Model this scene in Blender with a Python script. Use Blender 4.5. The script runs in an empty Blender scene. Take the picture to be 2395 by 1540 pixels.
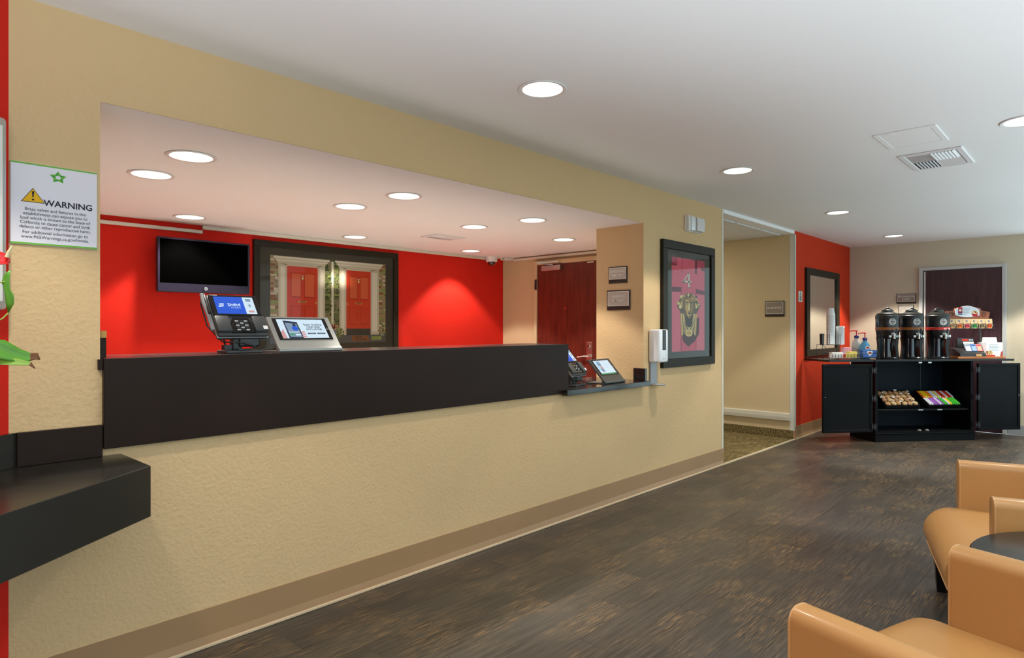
import bpy, bmesh, math, random
from mathutils import Vector, Matrix
random.seed(7)
scene = bpy.context.scene
COL = scene.collection
PI = math.pi

# ------------------------------------------------------------------ camera, world, exposure
FPX, W, H = 1490.0, 2395.0, 1540.0
YAW = math.atan(1405.5 / FPX)                 # angle between the view direction and the counter wall
cam = bpy.data.cameras.new('camera'); cam_o = bpy.data.objects.new('camera', cam); COL.objects.link(cam_o)
cam.sensor_width = 36.0; cam.lens = 36.0 * FPX / W; cam.shift_y = -4.0 / W
cam.clip_start = 0.05; cam.clip_end = 100
cam_o.location = (0, 0, 1.311)
cam_o.rotation_euler = (PI / 2, 0, YAW - PI / 2)
scene.camera = cam_o

world = bpy.data.worlds.new('world'); scene.world = world; world.use_nodes = True
bg = world.node_tree.nodes['Background']
bg.inputs['Color'].default_value = (0.72, 0.94, 1.0, 1); bg.inputs['Strength'].default_value = 2.0

scene.view_settings.view_transform = 'Standard'; scene.view_settings.look = 'None'
scene.view_settings.gamma = 1.0; scene.view_settings.use_curve_mapping = False
scene.view_settings.exposure = 0.0

SPOT_LOBBY, SPOT_BACK, UPLIGHT_FILL = 40.0, 58.0, 280.0
LAMP_COL = (1.0, 0.94, 0.84)

# ------------------------------------------------------------------ materials
def lin(h):
    h = h.lstrip('#'); out = []
    for i in (0, 2, 4):
        v = int(h[i:i+2], 16) / 255
        out.append(v / 12.92 if v <= .04045 else ((v + .055) / 1.055) ** 2.4)
    return tuple(out)
MATS = {}
def mat(name, col=None, rough=.5, metal=0., spec=.5, bump=0., bscale=100., var=0., vscale=6., coat=0., emit=None, es=1., stretch=(1, 1, 1)):
    if name in MATS: return MATS[name]
    if isinstance(col, str): col = lin(col)
    m = bpy.data.materials.new(name); m.use_nodes = True; nt = m.node_tree; b = nt.nodes['Principled BSDF']
    b.inputs['Base Color'].default_value = (*col, 1); b.inputs['Roughness'].default_value = rough
    b.inputs['Metallic'].default_value = metal; b.inputs['Specular IOR Level'].default_value = spec
    b.inputs['Coat Weight'].default_value = coat; b.inputs['Coat Roughness'].default_value = .12
    if emit is not None:
        if isinstance(emit, str): emit = lin(emit)
        b.inputs['Emission Color'].default_value = (*emit, 1); b.inputs['Emission Strength'].default_value = es
    tc = nt.nodes.new('ShaderNodeTexCoord'); mp = nt.nodes.new('ShaderNodeMapping'); mp.inputs['Scale'].default_value = stretch
    nt.links.new(tc.outputs['Object'], mp.inputs['Vector'])
    if var:
        n = nt.nodes.new('ShaderNodeTexNoise'); n.inputs['Scale'].default_value = vscale; n.inputs['Detail'].default_value = 4
        nt.links.new(mp.outputs['Vector'], n.inputs['Vector'])
        r = nt.nodes.new('ShaderNodeMixRGB'); r.inputs['Color1'].default_value = (*[c * (1 - var) for c in col], 1)
        r.inputs['Color2'].default_value = (*[min(1, c * (1 + var)) for c in col], 1)
        nt.links.new(n.outputs['Fac'], r.inputs['Fac']); nt.links.new(r.outputs['Color'], b.inputs['Base Color'])
    if bump:
        n = nt.nodes.new('ShaderNodeTexNoise'); n.inputs['Scale'].default_value = bscale; n.inputs['Detail'].default_value = 2.5
        nt.links.new(mp.outputs['Vector'], n.inputs['Vector'])
        bp = nt.nodes.new('ShaderNodeBump'); bp.inputs['Strength'].default_value = bump; bp.inputs['Distance'].default_value = .004
        nt.links.new(n.outputs['Fac'], bp.inputs['Height']); nt.links.new(bp.outputs['Normal'], b.inputs['Normal'])
    MATS[name] = m; return m

def mat_glass(name='picture_glass', ior=1.30, tint=(1, 1, 1)):
    if name in MATS: return MATS[name]
    m = bpy.data.materials.new(name); m.use_nodes = True; nt = m.node_tree; nt.nodes.clear()
    o = nt.nodes.new('ShaderNodeOutputMaterial'); mx = nt.nodes.new('ShaderNodeMixShader'); f = nt.nodes.new('ShaderNodeFresnel'); f.inputs['IOR'].default_value = ior
    t = nt.nodes.new('ShaderNodeBsdfTransparent'); t.inputs['Color'].default_value = (*tint, 1); g = nt.nodes.new('ShaderNodeBsdfGlossy'); g.inputs['Roughness'].default_value = .02
    nt.links.new(f.outputs[0], mx.inputs[0]); nt.links.new(t.outputs[0], mx.inputs[1]); nt.links.new(g.outputs[0], mx.inputs[2]); nt.links.new(mx.outputs[0], o.inputs[0])
    MATS[name] = m; return m

def mat_wood(name, c1, c2, rough=.4, scale=(1.2, 14, 14), rings=6., coat=0., perobj=False, gold=None, spec=.5):
    if name in MATS: return MATS[name]
    m = bpy.data.materials.new(name); m.use_nodes = True; nt = m.node_tree; b = nt.nodes['Principled BSDF']
    L = nt.links.new
    b.inputs['Roughness'].default_value = rough; b.inputs['Coat Weight'].default_value = coat; b.inputs['Specular IOR Level'].default_value = spec
    tc = nt.nodes.new('ShaderNodeTexCoord'); mp = nt.nodes.new('ShaderNodeMapping'); mp.inputs['Scale'].default_value = scale
    src = tc.outputs['Object']
    if perobj:
        oi = nt.nodes.new('ShaderNodeObjectInfo'); ad = nt.nodes.new('ShaderNodeVectorMath'); ad.operation = 'ADD'
        mu = nt.nodes.new('ShaderNodeVectorMath'); mu.operation = 'SCALE'; mu.inputs['Scale'].default_value = 37.0
        cb = nt.nodes.new('ShaderNodeCombineXYZ'); L(oi.outputs['Random'], cb.inputs[0]); L(oi.outputs['Random'], cb.inputs[1])
        L(cb.outputs[0], mu.inputs[0]); L(src, ad.inputs[0]); L(mu.outputs[0], ad.inputs[1]); src = ad.outputs[0]
    L(src, mp.inputs['Vector'])
    n = nt.nodes.new('ShaderNodeTexNoise'); n.inputs['Scale'].default_value = rings; n.inputs['Detail'].default_value = 6; n.inputs['Roughness'].default_value = .65
    L(mp.outputs[0], n.inputs['Vector'])
    cr = nt.nodes.new('ShaderNodeValToRGB'); cr.color_ramp.elements[0].position = .34; cr.color_ramp.elements[1].position = .68
    cr.color_ramp.elements[0].color = (*c1, 1); cr.color_ramp.elements[1].color = (*c2, 1)
    L(n.outputs['Fac'], cr.inputs['Fac']); col = cr.outputs['Color']
    if gold:
        n2 = nt.nodes.new('ShaderNodeTexNoise'); n2.inputs['Scale'].default_value = rings * 3.2; n2.inputs['Detail'].default_value = 5
        L(mp.outputs[0], n2.inputs['Vector'])
        n3 = nt.nodes.new('ShaderNodeTexNoise'); n3.inputs['Scale'].default_value = 2.6; L(src, n3.inputs['Vector'])
        r2 = nt.nodes.new('ShaderNodeMapRange'); r2.inputs[1].default_value = .52; r2.inputs[2].default_value = .64; L(n2.outputs['Fac'], r2.inputs[0])
        r3 = nt.nodes.new('ShaderNodeMapRange'); r3.inputs[1].default_value = .44; r3.inputs[2].default_value = .62; L(n3.outputs['Fac'], r3.inputs[0])
        ml = nt.nodes.new('ShaderNodeMath'); ml.operation = 'MULTIPLY'; L(r2.outputs[0], ml.inputs[0]); L(r3.outputs[0], ml.inputs[1])
        mx = nt.nodes.new('ShaderNodeMixRGB'); mx.inputs['Color2'].default_value = (*gold, 1); L(ml.outputs[0], mx.inputs['Fac']); L(col, mx.inputs['Color1']); col = mx.outputs[0]
        bp = nt.nodes.new('ShaderNodeBump'); bp.inputs['Strength'].default_value = .12; bp.inputs['Distance'].default_value = .002
        L(n2.outputs['Fac'], bp.inputs['Height']); L(bp.outputs[0], b.inputs['Normal'])
    if perobj:
        hs = nt.nodes.new('ShaderNodeHueSaturation'); mr = nt.nodes.new('ShaderNodeMapRange'); mr.inputs[3].default_value = .86; mr.inputs[4].default_value = 1.14
        L(oi.outputs['Random'], mr.inputs[0]); L(mr.outputs[0], hs.inputs['Value']); L(col, hs.inputs['Color']); col = hs.outputs[0]
    L(col, b.inputs['Base Color']); MATS[name] = m; return m

WALL = mat('beige_wall_paint', (.66, .460, .245), .8, spec=.2, bump=.85, bscale=70, var=.03, vscale=2)
WALL_SMOOTH = mat('beige_smooth_paint', (.60, .47, .28), .75, spec=.25, var=.02, vscale=2)
RED = mat('red_wall_paint', (.64, .022, .012), .8, spec=.12, bump=.3, bscale=75, var=.04, vscale=2)
RED2 = mat('brick_red_paint', (.58, .045, .014), .8, spec=.12, bump=.12, bscale=75, var=.04, vscale=2)
CEIL = mat('ceiling_paint', (.88, .88, .87), .9, bump=.08, bscale=60)
BASEB = mat('tan_vinyl_base', (.36, .215, .105), .4, var=.08, vscale=3)
CAULK = mat('caulk_strip', (.62, .46, .29), .6)
TRIMW = mat('cream_trim', (.70, .66, .56), .45)
WHITE = mat('white_plastic', (.82, .82, .80), .35)
WHITEPAINT = mat('white_metal_paint', (.80, .80, .80), .5)
OFFW = mat('pale_grey_trim', (.56, .56, .52), .5)
BROWN = mat('dark_brown_laminate', (.020, .0105, .0070), .42, var=.25, vscale=3, spec=.13)
BLACKLAM = mat('black_laminate', (.022, .020, .016), .24, var=.2, vscale=4, spec=.55)
GRANITE = mat('black_granite', (.016, .016, .015), .1, var=.6, vscale=90)
BLACK = mat('black_plastic', (.018, .018, .019), .38)
BLACKG = mat('black_gloss', (.008, .008, .009), .12)
BLACKWOOD = mat('black_painted_wood', (.009, .009, .010), .3, var=.3, vscale=8, spec=.3)
FRAMEB = mat('espresso_frame', (.020, .017, .010), .45, var=.15, vscale=4, spec=.18)
MATTE_G = mat('charcoal_mat_board', (.068, .062, .045), .8, spec=.2)
METAL = mat('brushed_steel', (.55, .54, .52), .3, metal=1.)
SILVER = mat('silver_bezel', (.55, .57, .58), .35, metal=.6)
CHROME = mat('chrome', (.8, .8, .8), .1, metal=1.)
WIRE = mat('black_wire', (.02, .02, .02), .4)
LEATHER = mat('caramel_leather', (.49, .25, .078), .42, bump=.05, bscale=160, var=.05, vscale=3, coat=.12)
PIPING = mat('leather_piping', (.56, .31, .12), .4)
DOORWOOD = mat_wood('red_mahogany', (.085, .012, .007), (.17, .026, .014), .35, (9, 9, .7), 4)
DOORDARK = mat_wood('dark_plum_wood', (.030, .014, .020), (.062, .028, .034), .3, (9, 9, .6), 5)
FLOORWOOD = mat_wood('vinyl_plank', (.026, .0215, .017), (.084, .070, .054), .36, (1.0, 30, 30), 3.0, perobj=True, gold=(.27, .165, .07), spec=.5)
GLASS = mat_glass()
def ink(name, col): return mat('ink_' + name, col, .6, spec=.2)
INK_D = ink('dark', '#2b2530'); INK_W = ink('white', '#e8e6e0')

# ------------------------------------------------------------------ geometry helpers
class G:
    def __init__(s, M=None): s.bm = bmesh.new(); s.M = M or Matrix(); s.mi = 0
    def _v(s, p): return s.bm.verts.new(s.M @ Vector(p))
    def face(s, pts, m=None):
        f = s.bm.faces.new([s._v(p) for p in pts]); f.material_index = s.mi if m is None else m; return s
    def mesh(s, vs, fs, m=None):
        bv = [s._v(p) for p in vs]
        for f in fs:
            try:
                q = s.bm.faces.new([bv[i] for i in f]); q.material_index = s.mi if m is None else m
            except ValueError: pass
        return s
    def box(s, x0, x1, y0, y1, z0, z1, r=0, seg=2, m=None):
        vs = [(x, y, z) for x in (x0, x1) for y in (y0, y1) for z in (z0, z1)]
        fs = [(0, 1, 3, 2), (4, 6, 7, 5), (0, 4, 5, 1), (2, 3, 7, 6), (0, 2, 6, 4), (1, 5, 7, 3)]
        if not r: return s.mesh(vs, fs, m)
        t = bmesh.new(); bv = [t.verts.new(v) for v in vs]
        for f in fs: t.faces.new([bv[i] for i in f])
        bmesh.ops.bevel(t, geom=t.edges[:], offset=r, segments=seg, profile=.5, affect='EDGES')
        return s.merge(t, m)
    def merge(s, t, m=None):
        t.verts.index_update()
        s.mesh([v.co.copy() for v in t.verts], [[v.index for v in f.verts] for f in t.faces], m); t.free(); return s
    def prism(s, pts, a0, a1, axis='y', r=0, seg=2, m=None):
        """polygon extruded along axis; pts in the other two coordinates (order xz for y, yz for x, xy for z)"""
        def P(p, a): return {'y': (p[0], a, p[1]), 'x': (a, p[0], p[1]), 'z': (p[0], p[1], a)}[axis]
        n = len(pts); t = bmesh.new()
        A = [t.verts.new(P(p, a0)) for p in pts]; B = [t.verts.new(P(p, a1)) for p in pts]
        t.faces.new(A); t.faces.new(B[::-1])
        for i in range(n): t.faces.new((A[i], B[i], B[(i+1) % n], A[(i+1) % n]))
        if r:
            ed = [e for e in t.edges if len([f for f in e.link_faces if len(f.verts) == n or f.verts[:] == []]) >= 1 and any(len(f.verts) == n for f in e.link_faces)]
            bmesh.ops.bevel(t, geom=ed, offset=r, segments=seg, profile=.5, affect='EDGES')
        return s.merge(t, m)
    def lathe(s, prof, n=24, c=(0, 0, 0), m=None, cap=True):
        vs, fs = [], []
        for (r, z) in prof:
            for i in range(n):
                a = 2 * PI * i / n; vs.append((c[0] + r * math.cos(a), c[1] + r * math.sin(a), c[2] + z))
        for j in range(len(prof) - 1):
            for i in range(n):
                k = (i + 1) % n; fs.append((j*n+i, j*n+k, (j+1)*n+k, (j+1)*n+i))
        if cap:
            if prof[0][0] > 1e-4: fs.append(tuple(range(n))[::-1])
            if prof[-1][0] > 1e-4: fs.append(tuple((len(prof)-1)*n + i for i in range(n)))
        return s.mesh(vs, fs, m)
    def cyl(s, p, q, r, n=12, m=None, r2=None): return s.tube([p, q], r, n, m=m, r2=r2)
    def tube(s, pts, r, n=6, m=None, closed=False, r2=None):
        pts = [Vector(p) for p in pts]; vs, fs = [], []; N = len(pts); up0 = None
        for j, p in enumerate(pts):
            if closed: d = pts[(j+1) % N] - pts[j-1]
            else: d = pts[min(j+1, N-1)] - pts[max(j-1, 0)]
            d.normalize()
            if up0 is None: up0 = Vector((0, 0, 1)) if abs(d.z) < .9 else Vector((0, 1, 0))
            u = up0 - d * up0.dot(d)
            if u.length < 1e-4: u = Vector((1, 0, 0)) - d * d.x
            u.normalize(); w = d.cross(u); up0 = u
            rr = r if r2 is None else r + (r2 - r) * j / max(1, N-1)
            for i in range(n):
                a = 2 * PI * i / n; vs.append(p + u * rr * math.cos(a) + w * rr * math.sin(a))
        for j in range(N if closed else N - 1):
            k = (j + 1) % N
            for i in range(n): fs.append((j*n+i, j*n+(i+1) % n, k*n+(i+1) % n, k*n+i))
        if not closed: fs.append(tuple(range(n))[::-1]); fs.append(tuple((N-1)*n+i for i in range(n)))
        return s.mesh(vs, fs, m)
    def p2(s, pts, y=0, m=None): return s.face([(p[0], y, p[1]) for p in pts], m)          # flat print, faces -y
    def rect(s, x0, x1, z0, z1, y=0, m=None): return s.p2([(x0, z0), (x1, z0), (x1, z1), (x0, z1)], y, m)
    def disc(s, x, z, rx, rz=None, y=0, m=None, n=20, a0=0, a1=2*PI):
        rz = rz or rx; full = abs(a1 - a0 - 2*PI) < 1e-6
        return s.p2([(x + rx*math.cos(a0+(a1-a0)*i/(n if full else n-1)), z + rz*math.sin(a0+(a1-a0)*i/(n if full else n-1))) for i in range(n)], y, m)
    def ring(s, x, z, r0, r1, y=0, m=None, n=28):
        for i in range(n):
            a, b = 2*PI*i/n, 2*PI*(i+1)/n
            s.p2([(x+r*math.cos(t), z+r*math.sin(t)) for r, t in ((r0, a), (r1, a), (r1, b), (r0, b))], y, m)
        return s
    def outline(s, x0, x1, z0, z1, t, y=0, m=None):
        for r in ((x0, x1, z0, z0+t), (x0, x1, z1-t, z1), (x0, x0+t, z0+t, z1-t), (x1-t, x1, z0+t, z1-t)): s.rect(*r, y, m)
        return s
    def text(s, body, size, x, z, y=0, m=None, align='CENTER', bold=0., sx=1.):
        cu = bpy.data.curves.new('t', 'FONT'); cu.body = body; cu.size = size; cu.align_x = align; cu.align_y = 'CENTER'; cu.offset = bold * size
        cu.resolution_u = 3
        o = bpy.data.objects.new('t', cu); me = bpy.data.meshes.new_from_object(o)
        s.mesh([(x + v.co.x*sx, y, z + v.co.y) for v in me.vertices], [list(p.vertices) for p in me.polygons], m)
        bpy.data.objects.remove(o); bpy.data.curves.remove(cu); bpy.data.meshes.remove(me); return s
    def end(s, name, mats, parent=None, smooth=None, label=None, kind=None, loc=None):
        if not isinstance(mats, (list, tuple)): mats = [mats]
        me = bpy.data.meshes.new(name)
        bmesh.ops.recalc_face_normals(s.bm, faces=[f for f in s.bm.faces]) if smooth != 'flat' else None
        s.bm.to_mesh(me); s.bm.free()
        for m in mats: me.materials.append(m)
        if smooth and smooth != 'flat':
            me.polygons.foreach_set('use_smooth', [True] * len(me.polygons)); me.set_sharp_from_angle(angle=math.radians(smooth if smooth is not True else 35))
        o = bpy.data.objects.new(name, me); COL.objects.link(o)
        if parent: o.parent = parent
        if loc: o.location = loc
        if label: o['label'] = label
        if kind: o['kind'] = kind
        return o

def thing(name, label, cat, loc=(0, 0, 0), rotz=0., group=None):
    o = bpy.data.objects.new(name, None); COL.objects.link(o); o.empty_display_size = .05
    o.location = loc; o.rotation_euler = (0, 0, rotz); o['label'] = label; o['category'] = cat
    if group: o['group'] = group
    return o
def tag(o, label, cat, group=None):
    o['label'] = label; o['category'] = cat
    if group: o['group'] = group
    return o
def struct(o, label=None):
    o['kind'] = 'structure'
    if label: o['label'] = label
    return o
def dup(root, loc=None, rotz=None, label=None, group=None, skip=()):
    r = root.copy(); COL.objects.link(r)
    if loc is not None: r.location = loc
    if rotz is not None: r.rotation_euler = (0, 0, rotz)
    if label: r['label'] = label
    if group: r['group'] = group
    for ch in list(root.children):
        if ch.name.split('.')[0] in skip: continue
        c = ch.copy(); COL.objects.link(c); c.parent = r
        for g in list(ch.children):
            d = g.copy(); COL.objects.link(d); d.parent = c
    return r

# ------------------------------------------------------------------ dimensions (metres); +x runs along the counter wall, +y into it
D, BACKY, XR, XCOR, XEL, XCO = 2.71, 5.40, 5.565, 5.81, 7.69, 9.84
CZ, BZ = 2.44, 2.14
OX0, OX1, JAMB = .665, 4.393, 3.166
RC = (.398, 2.71); RA = math.radians(38); RD = (math.cos(RA), math.sin(RA)); RN = (math.sin(RA), -math.cos(RA))
Rm90 = -PI / 2

# ------------------------------------------------------------------ the setting
fl = struct(G().box(-3.2, XCO, -3.3, D, -.12, -.004).end('floor', FLOORWOOD), 'dark brown wood-look plank floor of the lobby')
pw, pl = .152, 1.22
g = G(); g.box(0, pl - .0008, 0, pw - .0008, -.004, 0); pm = g.end('plank', FLOORWOOD, fl)
first = True
y = D - .012 - pw; row = 0
while y > -1.0:
    x = .45 - [0.0, .41, .83, .2, .62][row % 5] * .9
    while x < XCO - .02:
        ln = min(pl, XCO - .012 - x)
        if x + ln > .9 + max(0, (1.0 - y)) * .0 and ln > .05:
            o = pm if first else pm.copy()
            if not first: COL.objects.link(o)
            first = False; o.location = (x, y, 0); o.scale = (ln / pl, 1, 1)
        x += pl
    y -= pw; row += 1
struct(G().box(-1.0, XR, D, BACKY, -.12, -.002).end('floor_office', mat('office_floor', (.72, .70, .66), .5)), 'floor of the office behind the counter')
carp = mat_wood('striped_carpet', (.035, .028, .014), (.30, .22, .09), .95, (2.2, 26, 10), 3.2, spec=.1)
struct(G().box(XCOR, XEL, D + .012, 8.0, -.12, .002).end('floor_corridor', carp), 'brown and gold striped carpet of the elevator corridor')
struct(G().box(XCOR - .02, XEL, D - .018, D + .014, -.01, .006, r=.002).end('trim_1', mat('threshold', (.50, .42, .27), .5)), 'pale transition strip between carpet and plank floor')

# wall with the counter opening
g = G()
g.box(RC[0], OX0, D, JAMB, 0, CZ); g.box(OX1, XCOR, D, JAMB, 0, CZ)
g.box(OX0, OX1, D, D + .2, BZ + .001, CZ); g.box(OX0, OX1, D, D + .2, 0, .85); g.box(OX0, 3.40, D, D + .2, .85, 1.165)
struct(g.end('wall_front', WALL), 'textured beige wall with the wide counter opening')
L = 4.4
g = G(); a = (RC[0], RC[1]); b_ = (RC[0] - RD[0]*L, RC[1] - RD[1]*L); t = .12
g.prism([a, b_, (b_[0] - RN[0]*t, b_[1] - RN[1]*t), (a[0] - RN[0]*t + .06, a[1] - RN[1]*t + .08)], 0, CZ, 'z')
struct(g.end('wall_left', RED), 'angled bright red wall beside the warning sign')
struct(G().box(-1.0, XR, BACKY, BACKY + .1, 0, CZ).end('wall_back', RED), 'bright red back wall of the office behind the counter')
struct(G().box(-1.1, -1.0, D, BACKY + .1, 0, CZ).end('wall_office_side', WALL_SMOOTH))
struct(G().box(XR, XCOR, JAMB, 8.0, 0, CZ).end('wall_right', WALL_SMOOTH), 'beige side wall of the office with the wooden door')
struct(G().box(XEL, XEL + .1, D + .004, 8.0, 0, CZ).end('wall_elevator', WALL_SMOOTH), 'beige corridor wall with the elevator sign')
struct(G().box(XEL, XEL + .1, D, D + .0035, 0, CZ).box(XEL + .1, XCO + .1, D, D + .1, 0, CZ).end('wall_mirror', RED2), 'brick red wall with the mirror')
g = G(); g.box(XCO, XCO + .1, .70, D, 0, CZ); g.box(XCO, XCO + .1, -1.3, .70, 2.30, CZ); g.box(XCO, XCO + .1, -1.3, .70, 0, .12)
struct(g.end('wall_coffee', mat('greige_paint', (.60, .53, .40), .75, spec=.25, var=.02, vscale=2)), 'beige wall with the mechanical room door')
WF = mat('window_frame', (.25, .25, .25), .4)
g = G()
for y_ in (.66, -.29, -1.24): g.box(XCO + .02, XCO + .08, y_, y_ + .04, .12, 2.30)
struct(g.end('window_2', WF), 'glazed end of the lobby beyond the mechanical room door')
struct(G().box(XR, XEL + .1, 8.0, 8.1, 0, CZ).end('wall_corridor_end', WALL_SMOOTH))
struct(G().box(-3.2, -3.1, -3.3, .3, 0, CZ).end('wall_rear', WALL_SMOOTH))
WX = 6.5
g = G(); g.box(-3.2, WX, -3.3, -3.2, 0, .18); g.box(-3.2, WX, -3.3, -3.2, 2.34, CZ)
for x in (-3.1, -.6, 2.0, 4.4, WX - .1): g.box(x, x + .1, -3.3, -3.2, .18, 2.34)
struct(g.end('window_1', WF), 'glazed shopfront side of the lobby')
g = G(); g.box(WX, XCO, -1.3, -1.2, 0, .12); g.box(WX, XCO, -1.3, -1.2, 2.34, CZ); g.box(WX - .05, WX + .05, -3.3, -1.2, 0, .12); g.box(WX - .05, WX + .05, -3.3, -1.2, 2.34, CZ)
for x in (WX, 8.1, XCO - .1): g.box(x, x + .1, -1.3, -1.2, .12, 2.34)
struct(g.end('window_3', WF), 'glazed entrance bay beside the coffee station')

# ceilings with round holes for the downlights
R_CAN = .098
LOBBY = [(x, y) for y in (1.965, .347) for x in (.12, 2.294, 4.45, 6.748, 8.949)]
OFFICE = [(1.18, 3.25), (1.17, 3.79), (1.82, 5.04), (2.454, 3.25), (2.416, 3.80), (3.26, 5.05), (3.606, 3.83), (3.69, 3.262), (4.706, 3.77), (4.715, 5.06)]
def holed(x0, x1, y0, y1, z, holes, name, m, label):
    g = G(); h = .13
    # strips: split the sheet by a recursive cut around each hole
    def sub(x0, x1, y0, y1, hs):
        if x1 - x0 < 1e-6 or y1 - y0 < 1e-6: return
        if not hs: g.face([(x0, y0, z), (x0, y1, z), (x1, y1, z), (x1, y0, z)]); return
        cx, cy = hs[0]
        if len(hs) == 1:
            sub(x0, cx-h, y0, y1, []); sub(cx+h, x1, y0, y1, []); sub(cx-h, cx+h, y0, cy-h, []); sub(cx-h, cx+h, cy+h, y1, [])
            n = 32
            def sq(a):
                c, s_ = math.cos(a), math.sin(a); k = h / max(abs(c), abs(s_)); return (cx + c*k, cy + s_*k, z)
            for i in range(n):
                a, b = 2*PI*i/n, 2*PI*(i+1)/n
                g.face([sq(a), (cx+R_CAN*math.cos(a), cy+R_CAN*math.sin(a), z), (cx+R_CAN*math.cos(b), cy+R_CAN*math.sin(b), z), sq(b)])
            return
        for ax in (0, 1):
            s_ = sorted(hs, key=lambda p: p[ax]); best = max(range(1, len(s_)), key=lambda i: s_[i][ax] - s_[i-1][ax])
            gap = s_[best][ax] - s_[best-1][ax]
            if gap > 2*h:
                c = (s_[best][ax] + s_[best-1][ax]) / 2
                if ax == 0: sub(x0, c, y0, y1, s_[:best]); sub(c, x1, y0, y1, s_[best:])
                else: sub(x0, x1, y0, c, s_[:best]); sub(x0, x1, c, y1, s_[best:])
                return
    sub(x0, x1, y0, y1, holes)
    return struct(g.end(name, m), label)
holed(-3.2, XCO, -3.3, D, CZ, LOBBY, 'ceiling', CEIL, 'pale grey painted ceiling of the lobby')
holed(-1.0, XR, D, BACKY, BZ, OFFICE, 'ceiling_office', CEIL, 'lower pale grey ceiling of the office behind the counter')
struct(G().box(XCOR, XEL, D, D + .13, 2.405, CZ).end('trim_2', CEIL), 'plain soffit edge before the corridor ceiling tiles')
cc = struct(G().box(XCOR, XEL, D + .13, 8.0, 2.41, 2.43).end('ceiling_corridor', mat('tee_bar', (.62, .62, .61), .5)), 'suspended tile ceiling of the corridor')
tile = None
for i in range(3):
    for j in range(8):
        if tile is None:
            tile = G().box(.008, .615, .008, .6, 2.396, 2.411, r=.003, seg=1).end('ceiling_tile', mat('ceiling_tile', (.74, .74, .73), .9, bump=.3, bscale=200), cc); o = tile
        else: o = tile.copy(); COL.objects.link(o)
        o.location = (XCOR + i*.627, D + .14 + j*.61, 0)

# baseboards
def base_main():
    g = G(); g.prism([(D - .006, .155), (D, .155), (D, 0), (D - .016, 0), (D - .013, .02), (D - .007, .045)], RC[0], XCOR - .008, 'x'); return g.end('baseboard_front', BASEB)
struct(base_main(), 'tan vinyl baseboard under the counter wall')
struct(G().box(RC[0], XCOR - .008, D - .022, D - .006, 0, .014, r=.003, seg=1).end('trim_3', CAULK), 'pale caulk strip along the foot of the baseboard')
struct(G().prism([(D - .006, .15), (D, .15), (D, 0), (D - .016, 0), (D - .013, .02), (D - .007, .045)], XEL, XCO, 'x').end('baseboard_mirror', BASEB), 'tan vinyl baseboard under the brick red wall')
struct(G().box(XEL, XCO - .01, D - .022, D - .006, 0, .012).end('trim_4', CAULK))
struct(G().box(XEL - .008, XEL, D + .01, 8, .002, .10).end('baseboard_elevator', carp), 'striped carpet base along the corridor wall')
struct(G().box(XCOR, XCOR + .008, D + .01, 8, .002, .10).end('baseboard_corridor', carp))
GB = mat('grey_vinyl_base', (.33, .33, .34), .4)
g = G(); g.box(XCO - .008, XCO, .66, .94, 0, .12); g.box(XCO - .008, XCO, 1.855, D - .02, 0, .12)
struct(g.end('baseboard_coffee', GB), 'grey baseboard beside the mechanical room door')
# corner guards
g = G(); g.box(XCOR - .028, XCOR + .003, D - .004, D, .12, CZ, r=.0015, seg=1); g.box(XCOR, XCOR + .004, D - .004, D + .03, .12, CZ)
struct(g.end('trim_5', TRIMW), 'cream corner guard at the end of the counter wall')
g = G(); g.box(XEL - .004, XEL, D - .002, D + .05, .1, CZ - .04); g.box(XEL - .004, XEL + .035, D - .005, D, .1, CZ - .04)
struct(g.end('trim_6', mat('pale_guard', (.62, .62, .56), .3)), 'pale corner guard between corridor and brick red wall')
# raceways in the office
struct(G().box(2.04, 5.30, BACKY - .03, BACKY, 2.108, 2.139, r=.003, seg=1).end('trim_7', TRIMW), 'cream cable raceway along the top of the red office wall')
struct(G().box(-.9, 2.04, BACKY - .028, BACKY, 2.072, 2.098, r=.003, seg=1).end('trim_8', TRIMW), 'lower stretch of cream cable raceway on the red office wall')
struct(G().box(XR - .03, XR, JAMB, 5.2, 2.098, 2.125, r=.003, seg=1).end('trim_9', TRIMW), 'cream cable raceway above the office door')
# corridor crash rail
g = G(); g.prism([(XEL, .205), (XEL - .032, .213), (XEL - .036, .25), (XEL - .032, .292), (XEL, .30)], D + .045, 7.9, 'y')
tag(g.end('crash_rail', mat('cream_rail', (.60, .57, .47), .45)), 'cream wall protection rail low on the corridor wall', 'rail')

# added fill panel, out of view down the corridor, brightening the elevator wall
cp = thing('corridor_fill_panel', 'added fill light panel, out of view down the elevator corridor', 'ceiling light', (6.75, 4.9, 2.394))
G().box(-.31, .31, -.61, .61, -.012, -.001, r=.003, seg=1).end('frame', WHITEPAINT, cp)
G().box(-.28, .28, -.58, .58, -.0135, -.0122).end('diffuser', mat('fill_panel_diffuser', (.9, .9, .9), .5, emit=(1, .95, .85), es=4.0), cp)
ld = bpy.data.lights.new('fill_panel_light', 'AREA'); ld.shape = 'RECTANGLE'; ld.size = .55; ld.size_y = 1.15; ld.energy = 27; ld.color = (1, .93, .80)
lo = bpy.data.objects.new('fill_panel_light', ld); COL.objects.link(lo); lo.parent = cp; lo.location = (0, 0, -.016)

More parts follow.
